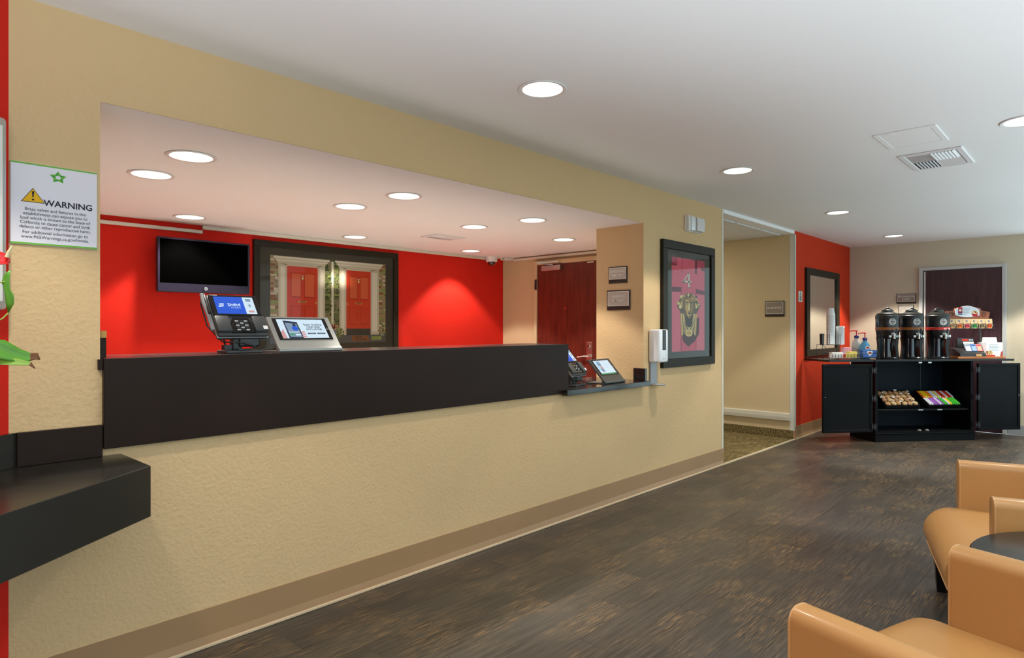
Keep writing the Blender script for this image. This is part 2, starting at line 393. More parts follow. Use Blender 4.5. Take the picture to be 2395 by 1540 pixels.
# ------------------------------------------------------------------ office door and mechanical room door (front faces -y locally)
def swing_door(n, label, loc, rot, w, h, wood, framem, fw=.05, rec=.03):
    d = struct(bpy.data.objects.new(n, None), label); COL.objects.link(d); d.location = loc; d.rotation_euler = (0, 0, rot)
    G().box(0, w, -.006, .03, .008, h, m=0).end('door_leaf', wood, d)
    g = G(); g.box(-fw, -.002, -.02, .03, 0, h + fw, r=.004, seg=1); g.box(w + .002, w + fw, -.02, .03, 0, h + fw, r=.004, seg=1); g.box(-.002, w + .002, -.02, .03, h + .003, h + fw, r=.004, seg=1)
    g.end('door_frame', framem, d)
    return d
d1 = swing_door('door_1', 'dark red wooden office door with steel lever', (XR - .03, 4.812, 0), Rm90, .91, 2.02, DOORWOOD, WALL_SMOOTH)
for z in (.25, 1.0, 1.80):
    g = G(); g.cyl((-.004, -.028, z - .06), (-.004, -.028, z + .06), .008); g.box(-.03, .0, -.024, -.02, z - .055, z + .055); g.end('hinge', BLACK, d1)
g = G(); g.box(.10, .37, -.06, -.008, 1.945, 2.005, r=.006); g.end('door_closer', METAL, d1)
g = G(); g.tube([(.25, -.035, 2.01), (.12, -.16, 2.035), (.34, -.05, 2.045)], .008, 6); g.end('closer_arm', METAL, d1)
g = G(); g.box(.70, .775, -.014, -.006, .955, 1.155, r=.003); h_ = g.end('lock_plate', METAL, d1)
g = G(); g.cyl((.755, -.014, 1.005), (.755, -.05, 1.005), .012); g.tube([(.755, -.05, 1.005), (.70, -.055, 1.005), (.61, -.052, .993)], .011, 8); g.end('lever', CHROME, d1, True)
g = G(); g.cyl((.735, -.014, 1.105), (.735, -.024, 1.105), .017); g.box(.728, .742, -.03, -.022, 1.06, 1.105); g.end('key_cylinder', CHROME, d1, True)
g = G(); g.cyl((.41, -.006, 1.52), (.41, -.010, 1.52), .008); g.end('door_viewer', CHROME, d1)
g = G(); g.box(.72, .80, -.03, -.01, 2.0, 2.014, r=.002, seg=1); g.end('door_contact', TRIMW, d1)

d2 = swing_door('door_2', 'dark plum wooden mechanical room door in grey frame', (XCO - .03, 1.818, 0), Rm90, .827, 2.05, DOORDARK, mat('grey_door_frame', (.50, .51, .50), .4), fw=.045)
g = G(); g.box(.012, .03, -.012, -.004, .01, 2.04); g.end('edge_strip', OFFW, d2)

# ------------------------------------------------------------------ downlights
TRIM_L = mat('light_trim', (.78, .78, .77), .35)
REFL = mat('light_reflector', (.9, .9, .88), .25, metal=.3)
LAMPM = mat('lamp_lens', (1, 1, 1), .5, emit=(1, .96, .88), es=7.0)
def downlight(name, label, x, y, z, watts, group, proto=None):
    r = thing(name, label, 'downlight', (x, y, z), 0, group)
    if proto is None:
        G().lathe([(R_CAN, .001), (.112, .0), (.116, -.003), (.112, -.006), (R_CAN - .002, -.004), (R_CAN - .004, .004), (R_CAN, .001)], 32, cap=False).end('trim_ring', TRIM_L, r, 40)
        G().lathe([(R_CAN - .001, 0), (.092, .04), (.082, .085), (.082, .09)], 32, cap=False).end('reflector', REFL, r, 40)
        G().lathe([(.082, .086), (.05, .080), (.0001, .078)], 24, cap=False).end('lamp', LAMPM, r, 60)
        G().lathe([(.104, .001), (.104, .12), (.0001, .12)], 16, cap=False).end('housing', METAL, r)
    else:
        for ch in proto.children:
            if ch.type == 'LIGHT': continue
            c = ch.copy(); COL.objects.link(c); c.parent = r
    ld = bpy.data.lights.new('downlight_beam', 'SPOT'); ld.energy = watts; ld.color = LAMP_COL; ld.spot_size = math.radians(97); ld.spot_blend = .22; ld.shadow_soft_size = .05
    lo = bpy.data.objects.new('downlight_beam', ld); COL.objects.link(lo); lo.parent = r; lo.location = (0, 0, -.008)
    return r
lob_lab = ['recessed ceiling downlight above the red angled wall, out past the picture edge', 'largest lobby downlight, over the middle of the counter wall', 'lobby downlight in front of the framed door knocker picture',
           'lobby downlight in front of the corridor opening', 'smallest lobby downlight, in front of the coffee station',
           'recessed ceiling downlight behind the photographer', 'recessed ceiling downlight above the two armchairs', 'lobby downlight cut by the picture edge, beside the air vent',
           'recessed ceiling downlight far along the window side', 'recessed ceiling downlight beside the coffee wall, window side']
off_lab = ['largest office downlight, nearest the warning sign', 'office downlight just behind the largest one', 'office downlight above the wall television', 'office downlight in the front row above the tablet',
           'office downlight in the middle row above the framed doors', 'office downlight close to the raceway over the framed doors', 'office downlight next to the office air vent', 'office downlight in the front row near the jamb signs',
           'office downlight in front of the office door', 'smallest office downlight, beside the dome camera']
p0 = None
for i, (x, y) in enumerate(LOBBY):
    r = downlight('recessed_downlight', lob_lab[i], x, y, CZ, SPOT_LOBBY * (1.1, 1, 1.3, 2.4, 3.8)[i % 5], 'lobby downlights', p0); p0 = p0 or r
for i, (x, y) in enumerate(OFFICE): downlight('recessed_downlight', off_lab[i], x, y, BZ, SPOT_BACK, 'office downlights', p0)

# ------------------------------------------------------------------ reception counter, ledge, corner shelf
rc = thing('reception_counter', 'long dark brown laminate reception counter with tall front fascia', 'counter', (2.04, D, .864))
O = Vector((2.04, D, .864))
def W2(o): return Matrix.Translation(-Vector(o))
g = G(W2(O)); g.box(.671, 3.406, D - .025, D - .001, .864, 1.196, r=.0015, seg=1); g.end('fascia', BROWN, rc)
g = G(W2(O)); g.box(.668, 3.406, D - .0005, D + .36, 1.166, 1.196); g.end('countertop', mat('counter_top_laminate', (.026, .018, .016), .22, spec=.5), rc)
es = G(W2(O)).box(.667, .688, D + .012, D + .34, 1.197, 1.298, r=.001, seg=1).end('side_splash', BROWN, rc)
G(W2(O)).box(.6665, .6885, D + .010, D + .012, 1.272, 1.298).end('raw_edge', mat('chipboard', (.42, .24, .07), .9, var=.25, vscale=120), es, label='unfinished chipboard end of the side splash')
G(W2(O)).box(.656, .671, D - .016, D - .001, 1.155, 1.193, r=.001, seg=1).end('end_block', BROWN, rc)

lg = thing('service_ledge', 'lower black granite ledge at the end of the reception counter', 'counter', (3.87, D, .85)); O = Vector((3.87, D, .85))
g = G(W2(O)); g.prism([(3.336, D - .07), (4.386, D - .07), (4.386, D + .5), (3.41, D + .5), (3.41, D - .027), (3.336, D - .027)], .852, .890, 'z', r=.003); g.end('slab', GRANITE, lg)
G(W2(O)).box(4.362, 4.390, D - .035, D + .075, .891, .986, r=.002, seg=1).end('end_splash', GRANITE, lg)

sh = thing('corner_shelf', 'chunky black wall shelf under the warning sign, wrapped into the corner', 'shelf', (RC[0], RC[1], .66)); O = Vector((RC[0], RC[1], .66))
SL = 1.7
def along(p, t): return (p[0] - RD[0]*t, p[1] - RD[1]*t)
fc, br = (.738, 2.397), (.733, D - .001)
def ofw(t, e): return (RC[0] - RD[0]*t + RN[0]*e, RC[1] - RD[1]*t + RN[1]*e)
poly = [br, (RC[0] + .002, D - .001), ofw(SL, .001), along(fc, SL), fc]
g = G(W2(O)); g.prism([(p[0], p[1]) for p in poly], .662, .837, 'z', r=.002, seg=1); g.end('slab', BLACKLAM, sh)
G(W2(O)).box(RC[0] + .02, .668, D - .021, D - .001, .838, .953, r=.001, seg=1).end('backsplash', BROWN, sh)
g = G(W2(O)); q = [ofw(-.012, .001), ofw(SL, .001), ofw(SL, .021), ofw(-.028, .021)]
g.prism(q, .838, .953, 'z'); g.end('backsplash', BLACKLAM, sh)

# ------------------------------------------------------------------ warning sign
GREEN = ink('green', '#6fb23f'); YEL = ink('yellow', '#e8b321'); PAPER = mat('sign_paper', (.76, .72, .78), .45)
s = thing('warning_sign', 'white WARNING notice with green edges on the beige wall', 'sign', (.5275, D - .001, 1.595))
w, h = .252, .281
G().box(-w/2, w/2, -.006, 0, 0, h, r=.001, seg=1).end('board', PAPER, s)
for z0, z1 in ((.001, .007), (h - .006, h - .001)): G().rect(-w/2, w/2, z0, z1, -.0066).end('green_border', GREEN, s, 'flat')
g = G()
pts = []
for i in range(5):
    a = PI/2 + 2*PI*i/5; pts.append((a, .028)); pts.append((a + PI/5, .0155))
pin = [(a, r*.42) for a, r in pts]
n = len(pts)
def pc(t): return (.008 + t[1]*math.cos(t[0])*.92, .243 + t[1]*math.sin(t[0])*.78)
for i in range(n):
    k = (i+1) % n; g.p2([pc(pts[i]), pc(pts[k]), pc((pts[k][0], .009)), pc((pts[i][0], .009))], -.0066, 0 if i % 2 else 1)
g.end('star_emblem', [GREEN, ink('green_dark', '#3f9a3c')], s, 'flat')
g = G(); g.p2([(-.098, .146), (-.030, .146), (-.064, .196)], -.0064, 1); g.p2([(-.0945, .148), (-.0335, .148), (-.064, .193)], -.0068, 0)
g.p2([(-.0655, .163), (-.0625, .163), (-.0605, .184), (-.0675, .184)], -.0072, 1); g.rect(-.067, -.061, .153, .158, -.0072, 1)
g.end('warning_triangle', [YEL, INK_D], s, 'flat')
g = G(); g.text('WARNING', .030, .039, .148, -.0068, bold=.018, sx=1.0)
for i, tx in enumerate(['Brass valves and fixtures in this', 'establishment can expose you to', 'lead which is known to the State of', 'California to cause cancer and birth', 'defects or other reproductive harm.']):
    g.text(tx, .0152, .002, .122 - i*.0152, -.0068, sx=.93)
for i, tx in enumerate(['For additional information go to', 'www.P65Warnings.ca.gov/hotels.']): g.text(tx, .0152, .002, .043 - i*.0158, -.0068, sx=.97)
g.end('lettering', INK_D, s, 'flat')

# ------------------------------------------------------------------ room signs
PLATE = mat('sign_plate', (.030, .020, .014), .4); FACE = mat('sign_face', (.27, .215, .17), .5); FACE2 = mat('sign_face_pale', (.50, .45, .38), .4)
def room_sign(name, label, loc, rot, w, h, lines, size, face, inkm, band=.2, arrow=False):
    s = thing(name, label, 'sign', loc, rot)
    G().box(-w/2, w/2, -.010, -.001, 0, h, r=.001, seg=1).end('plate', PLATE, s)
    b = h*band; e = w*.045
    G().box(-w/2 + e, w/2 - e, -.0125, -.0102, b, h - e).end('face', face, s)
    g = G(); g.outline(-w/2 + e, w/2 - e, b, h - e, w*.022, -.0130); g.end('border', INK_W, s, 'flat')
    g = G(); zc = (b + h - e)/2; k = len(lines)
    for i, t_ in enumerate(lines): g.text(t_, size, .012 if arrow else 0, zc + ((k-1)/2 - i)*size*1.15, -.0131, sx=.92, bold=.004)
    if arrow: g.p2([(-w*.38, zc), (-w*.31, zc - .012), (-w*.31, zc + .012)], -.0131)
    g.end('lettering', inkm, s, 'flat'); return s
room_sign('room_sign', 'small CHECK OUT time sign, upper of the two on the counter jamb', (OX1, 2.9465, 1.671), Rm90, .179, .137, ['CHECK OUT', 'TIME 11AM'], .028, FACE2, INK_W, .24)
room_sign('room_sign', 'larger CHECK IN time sign, lower of the two on the counter jamb', (OX1, 2.941, 1.452), Rm90, .224, .163, ['CHECK IN', 'TIME 3PM'], .030, FACE2, INK_W, .20)
room_sign('room_sign', 'ELEVATOR sign with arrow on the corridor wall', (XEL, 2.9375, 1.438), Rm90, .227, .188, ['ELEVATOR'], .030, FACE, INK_W, .17, True)
room_sign('room_sign', 'MECHANICAL ROOM sign beside the plum door', (XCO, 2.0145, 1.629), Rm90, .229, .132, ['MECHANICAL', 'ROOM'], .033, FACE, INK_W, .2)
room_sign('room_sign', 'ELECTRICAL ROOM sign partly hidden behind the coffee urns', (XCO, 2.018, 1.473), Rm90, .182, .138, ['ELECTRICAL', 'ROOM'], .029, FACE2, INK_W, .2)
s = thing('wall_placard', 'little white card on the brick red wall beside the mirror', 'placard', (7.868, D - .001, 1.613))
G().box(-.06, .06, -.006, 0, 0, .128, r=.001, seg=1).end('card', mat('card_white', (.66, .68, .60), .5), s)
g = G(); g.rect(-.034, .034, .012, .078, -.0066, 1); g.rect(-.028, .028, .084, .092, -.0066, 0); g.disc(0, .108, .014, y=-.0066, m=0); g.end('print', [ink('placard_green', '#2f6a4c'), ink('placard_grey', '#8a8683')], s, 'flat')

# ------------------------------------------------------------------ wall television in the office
tv = thing('wall_television', 'switched-off black wall television on the red office wall', 'television', (2.01, 5.24, 1.583), math.radians(-1.0))
w, h = .70, .418
G().box(-w/2, w/2, 0, .045, 0, h, r=.008).end('housing', BLACK, tv)
g = G(); g.box(-w/2, w/2, -.008, .0, 0, h, r=.003, seg=1); g.end('bezel', mat('tv_bezel', (.022, .016, .034), .3, spec=.2), tv)
g = G(); g.rect(-w/2 + .016, w/2 - .016, .068, h - .014, -.0086); g.end('screen', mat('tv_screen', (.0008, .0008, .0008), .6, spec=.0), tv, 'flat')
g = G(); g.ring(0, .033, .008, .013, -.009); g.disc(0, .033, .005, y=-.009); g.end('logo', SILVER, tv, 'flat')
G().box(-.1, .1, .045, .15, .12, .30, r=.005).end('wall_mount', BLACK, tv)

# ------------------------------------------------------------------ framed pictures
def picture(name, label, loc, w, h, fr, art, fm=FRAMEB):
    """art = (x0,x1,z0,z1) opening of the print, all in local coordinates (x centred, z from the bottom)"""
    p = thing(name, label, 'picture', loc)
    g = G()
    for (x0, x1, z0, z1) in ((-w/2, w/2, 0, fr), (-w/2, w/2, h - fr, h), (-w/2, -w/2 + fr, fr, h - fr), (w/2 - fr, w/2, fr, h - fr)): g.box(x0, x1, -.032, 0, z0, z1, r=.003, seg=1)
    g.end('frame', fm, p)
    g = G(); x0, x1, z0, z1 = art; W_, H_ = w/2 - fr, h - fr
    for r_ in ((-W_, W_, fr, z0), (-W_, W_, z1, H_), (-W_, x0, z0, z1), (x1, W_, z0, z1)): g.rect(*r_, -.012)
    g.end('mat_board', MATTE_G, p, 'flat')
    G().rect(-W_, W_, fr, H_, -.020).end('glass', GLASS, p, 'flat')
    return p
# two red doors
pic = picture('framed_doors_picture', 'large framed photograph of two red front doors on the red office wall', (3.222, BACKY - .001, 1.03), 1.522, 1.042, .055, (-.608, .612, .133, .92))
PA = [ink('pd0', '#8c7f62'), ink('pd1', '#c9bfa6'), ink('pd2', '#cf4427'), ink('pd3', '#a93018'), ink('pd4', '#5f6b3c'), ink('pd5', '#c79a45'), ink('pd6', '#e0d8c4'), ink('pd7', '#5c6060'), ink('pd8', '#8e5a35'), ink('pd9', '#8f9a55'), ink('pd10', '#e79c8c'), ink('pd11', '#d9683f'), ink('pd12', '#43403a'), ink('pd13', '#707b83'), ink('pd14', '#a9906a'), ink('pd15', '#3c4a24')]
g = G(Matrix.Translation((-.608, 0, .133)))
Y0 = -.0125
g.rect(0, 1.22, 0, .787, Y0, 0)                                            # stone wall
rr = random.Random(3)
for (x0, x1) in ((0, .075), (.535, .69), (1.135, 1.22)):                   # courses of brick
    z = .09
    while z < .775:
        hgt = rr.uniform(.016, .028); x = x0
        while x < x1 - .004:
            ln = min(rr.uniform(.03, .07), x1 - x); g.rect(x + .001, x + ln - .002, z + .001, min(z + hgt, .785) - .002, Y0 - .0002, rr.choice([0, 14, 14, 1, 8, 9] if x0 != .535 else [4, 0, 9, 15, 4])); x += ln
        z += hgt
g.rect(0, 1.22, 0, .085, Y0 - .0003, 7)
def facade(xc0, xd0, xd1, xc1, zb, knob):
    e = Y0 - .0006
    g.p2([(xc0, zb), (xd0, zb), (xd0, .705), (xc0, .72)], e, 1); g.p2([(xd1, zb), (xc1, zb), (xc1, .72), (xd1, .705)], e, 1)
    g.rect(xc0 + .02, xd0 - .02, zb + .03, .69, e - .0001, 6); g.rect(xd1 + .02, xc1 - .02, zb + .03, .69, e - .0001, 6)
    g.p2([(xc0, .718), (xc1, .718), (xc1 + .045, .772), (xc0 - .042, .772)], e - .0002, 1)
    g.p2([(xc0 - .02, .742), (xc1 + .02, .742), (xc1 + .028, .752), (xc0 - .028, .752)], e - .0003, 6)
    g.rect(xc0 - .045, xc1 + .048, .765, .782, e - .0003, 6); g.rect(xd0, xd1, .700, .720, e - .0003, 1)
    g.rect(xd0, xd1, zb + .06, .703, e - .0002, 2); wd = xd1 - xd0; m_ = xd0 + wd/2
    for (a, b) in ((xd0 + wd*.12, m_ - wd*.05), (m_ + wd*.05, xd1 - wd*.10)):
        for (c, d) in ((.42, .64), (zb + .10, .34)):
            g.rect(a, b, c, d, e - .0003, 3); g.rect(a + .006, b - .004, c + .008, d - .004, e - .0004, 11 if c > .3 else 2)
    g.rect(m_ - wd*.14, m_ + wd*.14, .373, .388, e - .0005, 5); g.rect(m_ - wd*.10, m_ + wd*.10, .377, .384, e - .0006, 12)
    g.disc(knob, .375, .010, .013, e - .0006, 5); g.disc(m_, .595, .012, .018, e - .0006, 5); g.disc(m_, .595, .006, .010, e - .0007, 6); g.disc(m_ - .008, .618, .005, y=e - .0006, m=6); g.disc(m_ + .008, .618, .005, y=e - .0006, m=6)
facade(.075, .157, .459, .535, .085, .445)
facade(.688, .764, 1.041, 1.138, .075, .778)
g.rect(.764, 1.041, .072, .135, Y0 - .0010, 12)
g.rect(.602, .626, .10, .77, Y0 - .0010, 6)                                 # drain pipe
for i in range(150):                                                        # climbing plant
    x = rr.uniform(.54, .685); z = rr.triangular(.2, .77, .62)
    if abs(x - .614) < .010: continue
    g.disc(x, z, rr.uniform(.004, .010), rr.uniform(.004, .012), Y0 - .0009 - i*1e-6, rr.choice([4, 15, 9, 4]), 6)
g.p2([(.596, .125), (.664, .125), (.658, .02), (.602, .02)], Y0 - .0014, 13)
for i in range(60): g.disc(.70 + rr.gauss(0, .028), .085 + rr.gauss(0, .028), .007, y=Y0 - .0015 - i*1e-6, m=rr.choice([4, 9, 15, 4]), n=6)
for i in range(40): g.disc(1.185 + rr.gauss(0, .02), .12 + rr.gauss(0, .035), .007, y=Y0 - .0015 - i*1e-6, m=rr.choice([4, 9, 15, 1]), n=6)
for i in range(16): g.disc(rr.uniform(.585, .67), .15 + rr.gauss(0, .012), .008, y=Y0 - .0017, m=rr.choice([10, 10, 6, 3]), n=7)
for i in range(9):
    a = rr.uniform(.9, 2.2); g.p2([(.60, .14), (.605, .14), (.602 + .08*math.cos(a), .14 + .08*math.sin(a))], Y0 - .0016, 9)
g.p2([(.826, .012), (1.036, .012), (1.004, .066), (.824, .066)], Y0 - .0014, 8)
g.text('MORE', .030, .905, .050, Y0 - .0018, 12, bold=.01); g.text('WELCOME', .028, .925, .026, Y0 - .0018, 12, bold=.01)
g.rect(1.05, 1.17, .02, .06, Y0 - .0013, 9)
g.end('print', PA, pic, 'flat')
# door knocker
pk = picture('framed_knocker_picture', 'framed photograph of a brass head door knocker on a pink door', (5.113, D - .001, .975), .932, 1.064, .072, (-.297, .291, .128, .932))
KA = [ink('k0', '#d9586c'), ink('k1', '#b8405a'), ink('k2', '#6e2434'), ink('k3', '#ddd2ba'), ink('k4', '#6a5030'), ink('k5', '#a27c3e'), ink('k6', '#cfa657'), ink('k7', '#f0dc9a'), ink('k8', '#35241a'), ink('k9', '#e0707f'), ink('k10', '#4f1c22')]
g = G(Matrix.Translation((-5.113, 0, -.975))); Y1 = -.0125
g.rect(4.816, 5.404, 1.103, 1.907, Y1, 0)
def pk_(x0, x1, z0, z1, m, k=1): g.rect(x0, x1, z0, z1, Y1 - .0002*k, m)
pk_(4.816, 4.9, 1.833, 1.907, 1); pk_(4.816, 4.894, 1.838, 1.85, 2, 2); pk_(4.892, 4.9, 1.84, 1.907, 2, 2)
pk_(4.985, 5.0, 1.78, 1.907, 1); pk_(5.222, 5.262, 1.785, 1.905, 2); pk_(5.34, 5.404, 1.82, 1.85, 2); pk_(5.262, 5.404, 1.85, 1.905, 1)
g.p2([(4.816, 1.652), (4.985, 1.655), (4.965, 1.615), (4.816, 1.612)], Y1 - .0003, 2); pk_(4.965, 4.985, 1.11, 1.655, 1); g.rect(4.816, 4.965, 1.103, 1.612, Y1 - .0001, 9)
g.p2([(5.232, 1.652), (5.404, 1.640), (5.404, 1.602), (5.25, 1.612)], Y1 - .0003, 2); g.rect(5.25, 5.404, 1.103, 1.605, Y1 - .0001, 9); pk_(5.232, 5.25, 1.105, 1.65, 1)
# numeral
for k, mm in ((.004, 2), (0, 3)):
    e = Y1 - .0006 - (.0004 if mm == 3 else 0); o = k
    for q in ([(5.10, 1.66), (5.125, 1.66), (5.125, 1.785), (5.10, 1.785)], [(5.0, 1.70), (5.155, 1.70), (5.155, 1.716), (5.0, 1.716)], [(5.0, 1.70), (5.02, 1.70), (5.122, 1.785), (5.10, 1.785)]):
        g.p2([(a + o, b - o*1.5) for a, b in q], e, mm)
g.p2([(4.985, 1.25), (5.01, 1.19), (5.103, 1.14), (5.22, 1.19), (5.295, 1.25), (5.30, 1.40), (5.0, 1.35)], Y1 - .0008, 10)   # shadow printed in the photograph
e = Y1 - .0012
g.disc(5.11, 1.50, .185, .105, e, 4)
for i in range(70):                                                           # curls of hair
    a = rr.uniform(-.35, PI + .35); r_ = rr.uniform(.60, 1.05)
    g.disc(5.11 + .19*r_*math.cos(a), 1.505 + .105*r_*math.sin(a), rr.uniform(.012, .026), rr.uniform(.010, .018), e - .0001 - i*2e-6, rr.choice([4, 5, 5, 6, 8, 7]), 9)
g.p2([(5.04, 1.56), (5.175, 1.56), (5.19, 1.48), (5.165, 1.42), (5.115, 1.385), (5.07, 1.41), (5.03, 1.48)], e - .0004, 5)
g.p2([(5.05, 1.55), (5.105, 1.55), (5.11, 1.40), (5.075, 1.42), (5.045, 1.48)], e - .0005, 6)
g.p2([(5.055, 1.535), (5.10, 1.53), (5.10, 1.523), (5.055, 1.525)], e - .0006, 8); g.p2([(5.13, 1.53), (5.172, 1.535), (5.172, 1.525), (5.13, 1.523)], e - .0006, 8)
g.disc(5.08, 1.513, .016, .007, e - .0006, 8); g.disc(5.15, 1.513, .014, .007, e - .0006, 8); g.disc(5.08, 1.513, .007, .004, e - .0007, 7); g.disc(5.15, 1.513, .006, .004, e - .0007, 7)
g.p2([(5.105, 1.52), (5.125, 1.52), (5.135, 1.465), (5.115, 1.455), (5.098, 1.465)], e - .0006, 7); g.p2([(5.125, 1.52), (5.135, 1.52), (5.142, 1.465), (5.128, 1.458)], e - .0006, 8)
g.p2([(5.085, 1.435), (5.115, 1.441), (5.148, 1.435), (5.115, 1.423)], e - .0006, 8); g.rect(5.09, 5.142, 1.418, 1.423, e - .0007, 7)
g.p2([(5.05, 1.41), (5.18, 1.41), (5.21, 1.33), (5.115, 1.31), (5.02, 1.33)], e - .0002, 8)
for sgn, xb in ((1, 4.955), (-1, 5.26)):                                       # side drapes
    for i in range(5):
        x = xb + sgn*i*.014
        g.p2([(x, 1.43), (x + .012*sgn, 1.43), (x + sgn*(.035 + i*.006), 1.235 + i*.012), (x + sgn*(.020 + i*.006), 1.232 + i*.012)], e - .0005 - i*1e-5, [6, 7, 5, 7, 6][i])
for k, (r_, m_) in enumerate(((.115, 5), (.10, 7), (.088, 8), (.078, 6), (.066, 8))):
    g.disc(5.11, 1.36, r_, r_*.78, e - .0006 - k*2e-5, m_, 20, PI, 2*PI)
g.disc(5.11, 1.30, .016, .012, e - .0009, 7); g.disc(5.108, 1.262, .072, .036, e - .0009, 5); g.disc(5.108, 1.262, .062, .030, e - .0010, 7); g.disc(5.108, 1.262, .046, .021, e - .0011, 6)
g.end('print', KA, pk, 'flat')

# ------------------------------------------------------------------ mirror
mr = thing('wall_mirror', 'rectangular mirror in dark wide frame on the brick red wall', 'mirror', (8.653, D - .001, .955))
w, h, fr = 1.252, 1.08, .105
g = G()
for (x0, x1, z0, z1) in ((-w/2, w/2, 0, fr*.8), (-w/2, w/2, h - fr*.8, h), (-w/2, -w/2 + fr, fr*.8, h - fr*.8), (w/2 - fr, w/2, fr*.8, h - fr*.8)): g.box(x0, x1, -.03, 0, z0, z1, r=.003, seg=1)
g.end('frame', FRAMEB, mr)
g = G(); g.rect(-w/2 + fr, w/2 - fr, fr*.8, h - fr*.8, -.012); g.end('mirror_glass', mat('mirror_silver', (.86, .87, .86), .015, metal=1.), mr, 'flat')

# ------------------------------------------------------------------ sanitizer dispenser and strobe
sd = thing('sanitizer_dispenser', 'white wall hand sanitizer dispenser with drip tray beside the ledge', 'dispenser', (4.53, D - .001, .845))
g = G(); g.box(-.07, .07, -.105, -.002, .185, .450, r=.016, seg=3); g.end('housing', mat('glossy_white', (.84, .86, .88), .25), sd, 40)
g = G(); g.box(-.026, .026, -.1085, -.102, .285, .445, r=.003); g.end('window', BLACK, sd)
g = G(); g.disc(-.012, .215, .004, y=-.1056); g.disc(.012, .215, .004, y=-.1056); g.end('indicator', INK_D, sd, 'flat')
g = G(); g.box(-.05, .05, -.012, -.001, .0, .19, r=.003); g.end('back_plate', mat('smoky_plastic', (.30, .30, .31), .3), sd)
g = G(); g.lathe([(.0001, .0), (.05, .0), (.058, .008), (.055, .010), (.048, .004), (.0001, .004)], 20, (0, -.055, 0)); g.end('drip_tray', mat('clear_grey', (.5, .5, .48), .2), sd, 40)
st = thing('emergency_strobe', 'white ribbed alarm strobe high on the beige wall over the knocker picture', 'alarm', (5.19, D - .001, 2.15))
G().box(-.135, .135, -.018, 0, 0, .137, r=.004).end('back_box', WHITE, st)
g = G(); g.prism([(-.02, 0.004), (-.055, .012), (-.062, .068), (-.055, .125), (-.02, .133)], -.01, .128, 'x'); g.end('speaker_cover', mat('strobe_white', (.66, .64, .63), .45), st, 30)
g = G(); g.box(-.095, -.018, -.052, -.018, .006, .131, r=.01); g.end('lens', mat('strobe_lens', (.80, .83, .82), .12, coat=.5), st, 40)
g = G(); g.box(-.132, -.104, -.045, -.018, .003, .134, r=.006); g.end('side_rib', WHITE, st, 40)

# ------------------------------------------------------------------ vents, access panel, dome camera, junction box
def register(name, label, loc, lx, ly):
    v = thing(name, label, 'air vent', loc)
    g = G()
    for (x0, x1, y0, y1) in ((0, lx, 0, .035), (0, lx, ly - .035, ly), (0, .035, .035, ly - .035), (lx - .035, lx, .035, ly - .035)): g.box(x0, x1, y0, y1, -.010, -.001, r=.003, seg=1)
    g.end('frame', WHITEPAINT, v)
    G().rect(.03, lx - .03, 0, .01, 0).bm.free()
    g = G(); g.face([(.03, .03, -.0015), (lx - .03, .03, -.0015), (lx - .03, ly - .03, -.0015), (.03, ly - .03, -.0015)]); g.end('backing', mat('vent_dark', (.10, .10, .10), .9), v, 'flat')
    xm = lx * .5
    def blades(x0, x1, y0, y1, n, ax, lean):
        for i in range(n):
            t = (i + .5) / n; g = G()
            if ax == 'x':
                y = y0 + (y1 - y0)*t; dy = (y1 - y0)/n*.42
                g.mesh([(x0, y - dy, -.002), (x1, y - dy, -.002), (x1, y + dy*lean, -.013), (x0, y + dy*lean, -.013), (x0, y - dy + .002, -.002), (x1, y - dy + .002, -.002), (x1, y + dy*lean + .002, -.013), (x0, y + dy*lean + .002, -.013)], [(0, 1, 2, 3), (7, 6, 5, 4), (3, 2, 6, 7), (0, 3, 7, 4), (1, 5, 6, 2)])
            else:
                x = x0 + (x1 - x0)*t; dx = (x1 - x0)/n*.42
                g.mesh([(x - dx, y0, -.002), (x - dx, y1, -.002), (x + dx*lean, y1, -.013), (x + dx*lean, y0, -.013), (x - dx + .002, y0, -.002), (x - dx + .002, y1, -.002), (x + dx*lean + .002, y1, -.013), (x + dx*lean + .002, y0, -.013)], [(0, 1, 2, 3), (7, 6, 5, 4), (3, 2, 6, 7), (0, 3, 7, 4), (1, 5, 6, 2)])
            g.end('blade', WHITEPAINT, v)
    ym = ly * .5
    blades(.04, xm, .04, ym, 7, 'x', 1.0); blades(xm, lx - .04, .04, ym, 8, 'y', 1.0)
    blades(.04, xm, ym, ly - .04, 8, 'y', -1.0); blades(xm, lx - .04, ym, ly - .04, 7, 'x', -1.0)
    return v
register('ceiling_register', 'white louvred air vent in the lobby ceiling beside the access panel', (4.80, .683, CZ), .515, .35)
register('ceiling_register', 'grey louvred air vent in the office ceiling', (3.645, 4.35, BZ), .345, .235)
ap = thing('ceiling_access_panel', 'flush white ceiling access panel next to the lobby air vent', 'access panel', (4.185, .715, CZ))
g = G(); lx, ly = .40, .315
for (x0, x1, y0, y1) in ((0, lx, 0, .03), (0, lx, ly - .03, ly), (0, .03, .03, ly - .03), (lx - .03, lx, .03, ly - .03)): g.box(x0, x1, y0, y1, -.005, -.0005, r=.0015, seg=1)
g.end('frame', CEIL, ap); G().box(.032, lx - .032, .032, ly - .032, -.0035, -.0005).end('hatch', CEIL, ap)
G().box(.03, .05, ly - .06, ly - .10, -.007, -.0036).end('latch', CEIL, ap)
dc = thing('dome_camera', 'white ceiling dome security camera in the office corner', 'camera', (5.27, 5.30, BZ))
G().lathe([(.066, -.001), (.068, -.05), (.060, -.062), (.045, -.062)], 24).end('housing', WHITE, dc, 40)
G().lathe([(.046, -.060), (.044, -.078), (.030, -.098), (.0001, -.106)], 20).end('dome', mat('smoked_dome', (.03, .03, .03), .05, coat=1.), dc, 60)
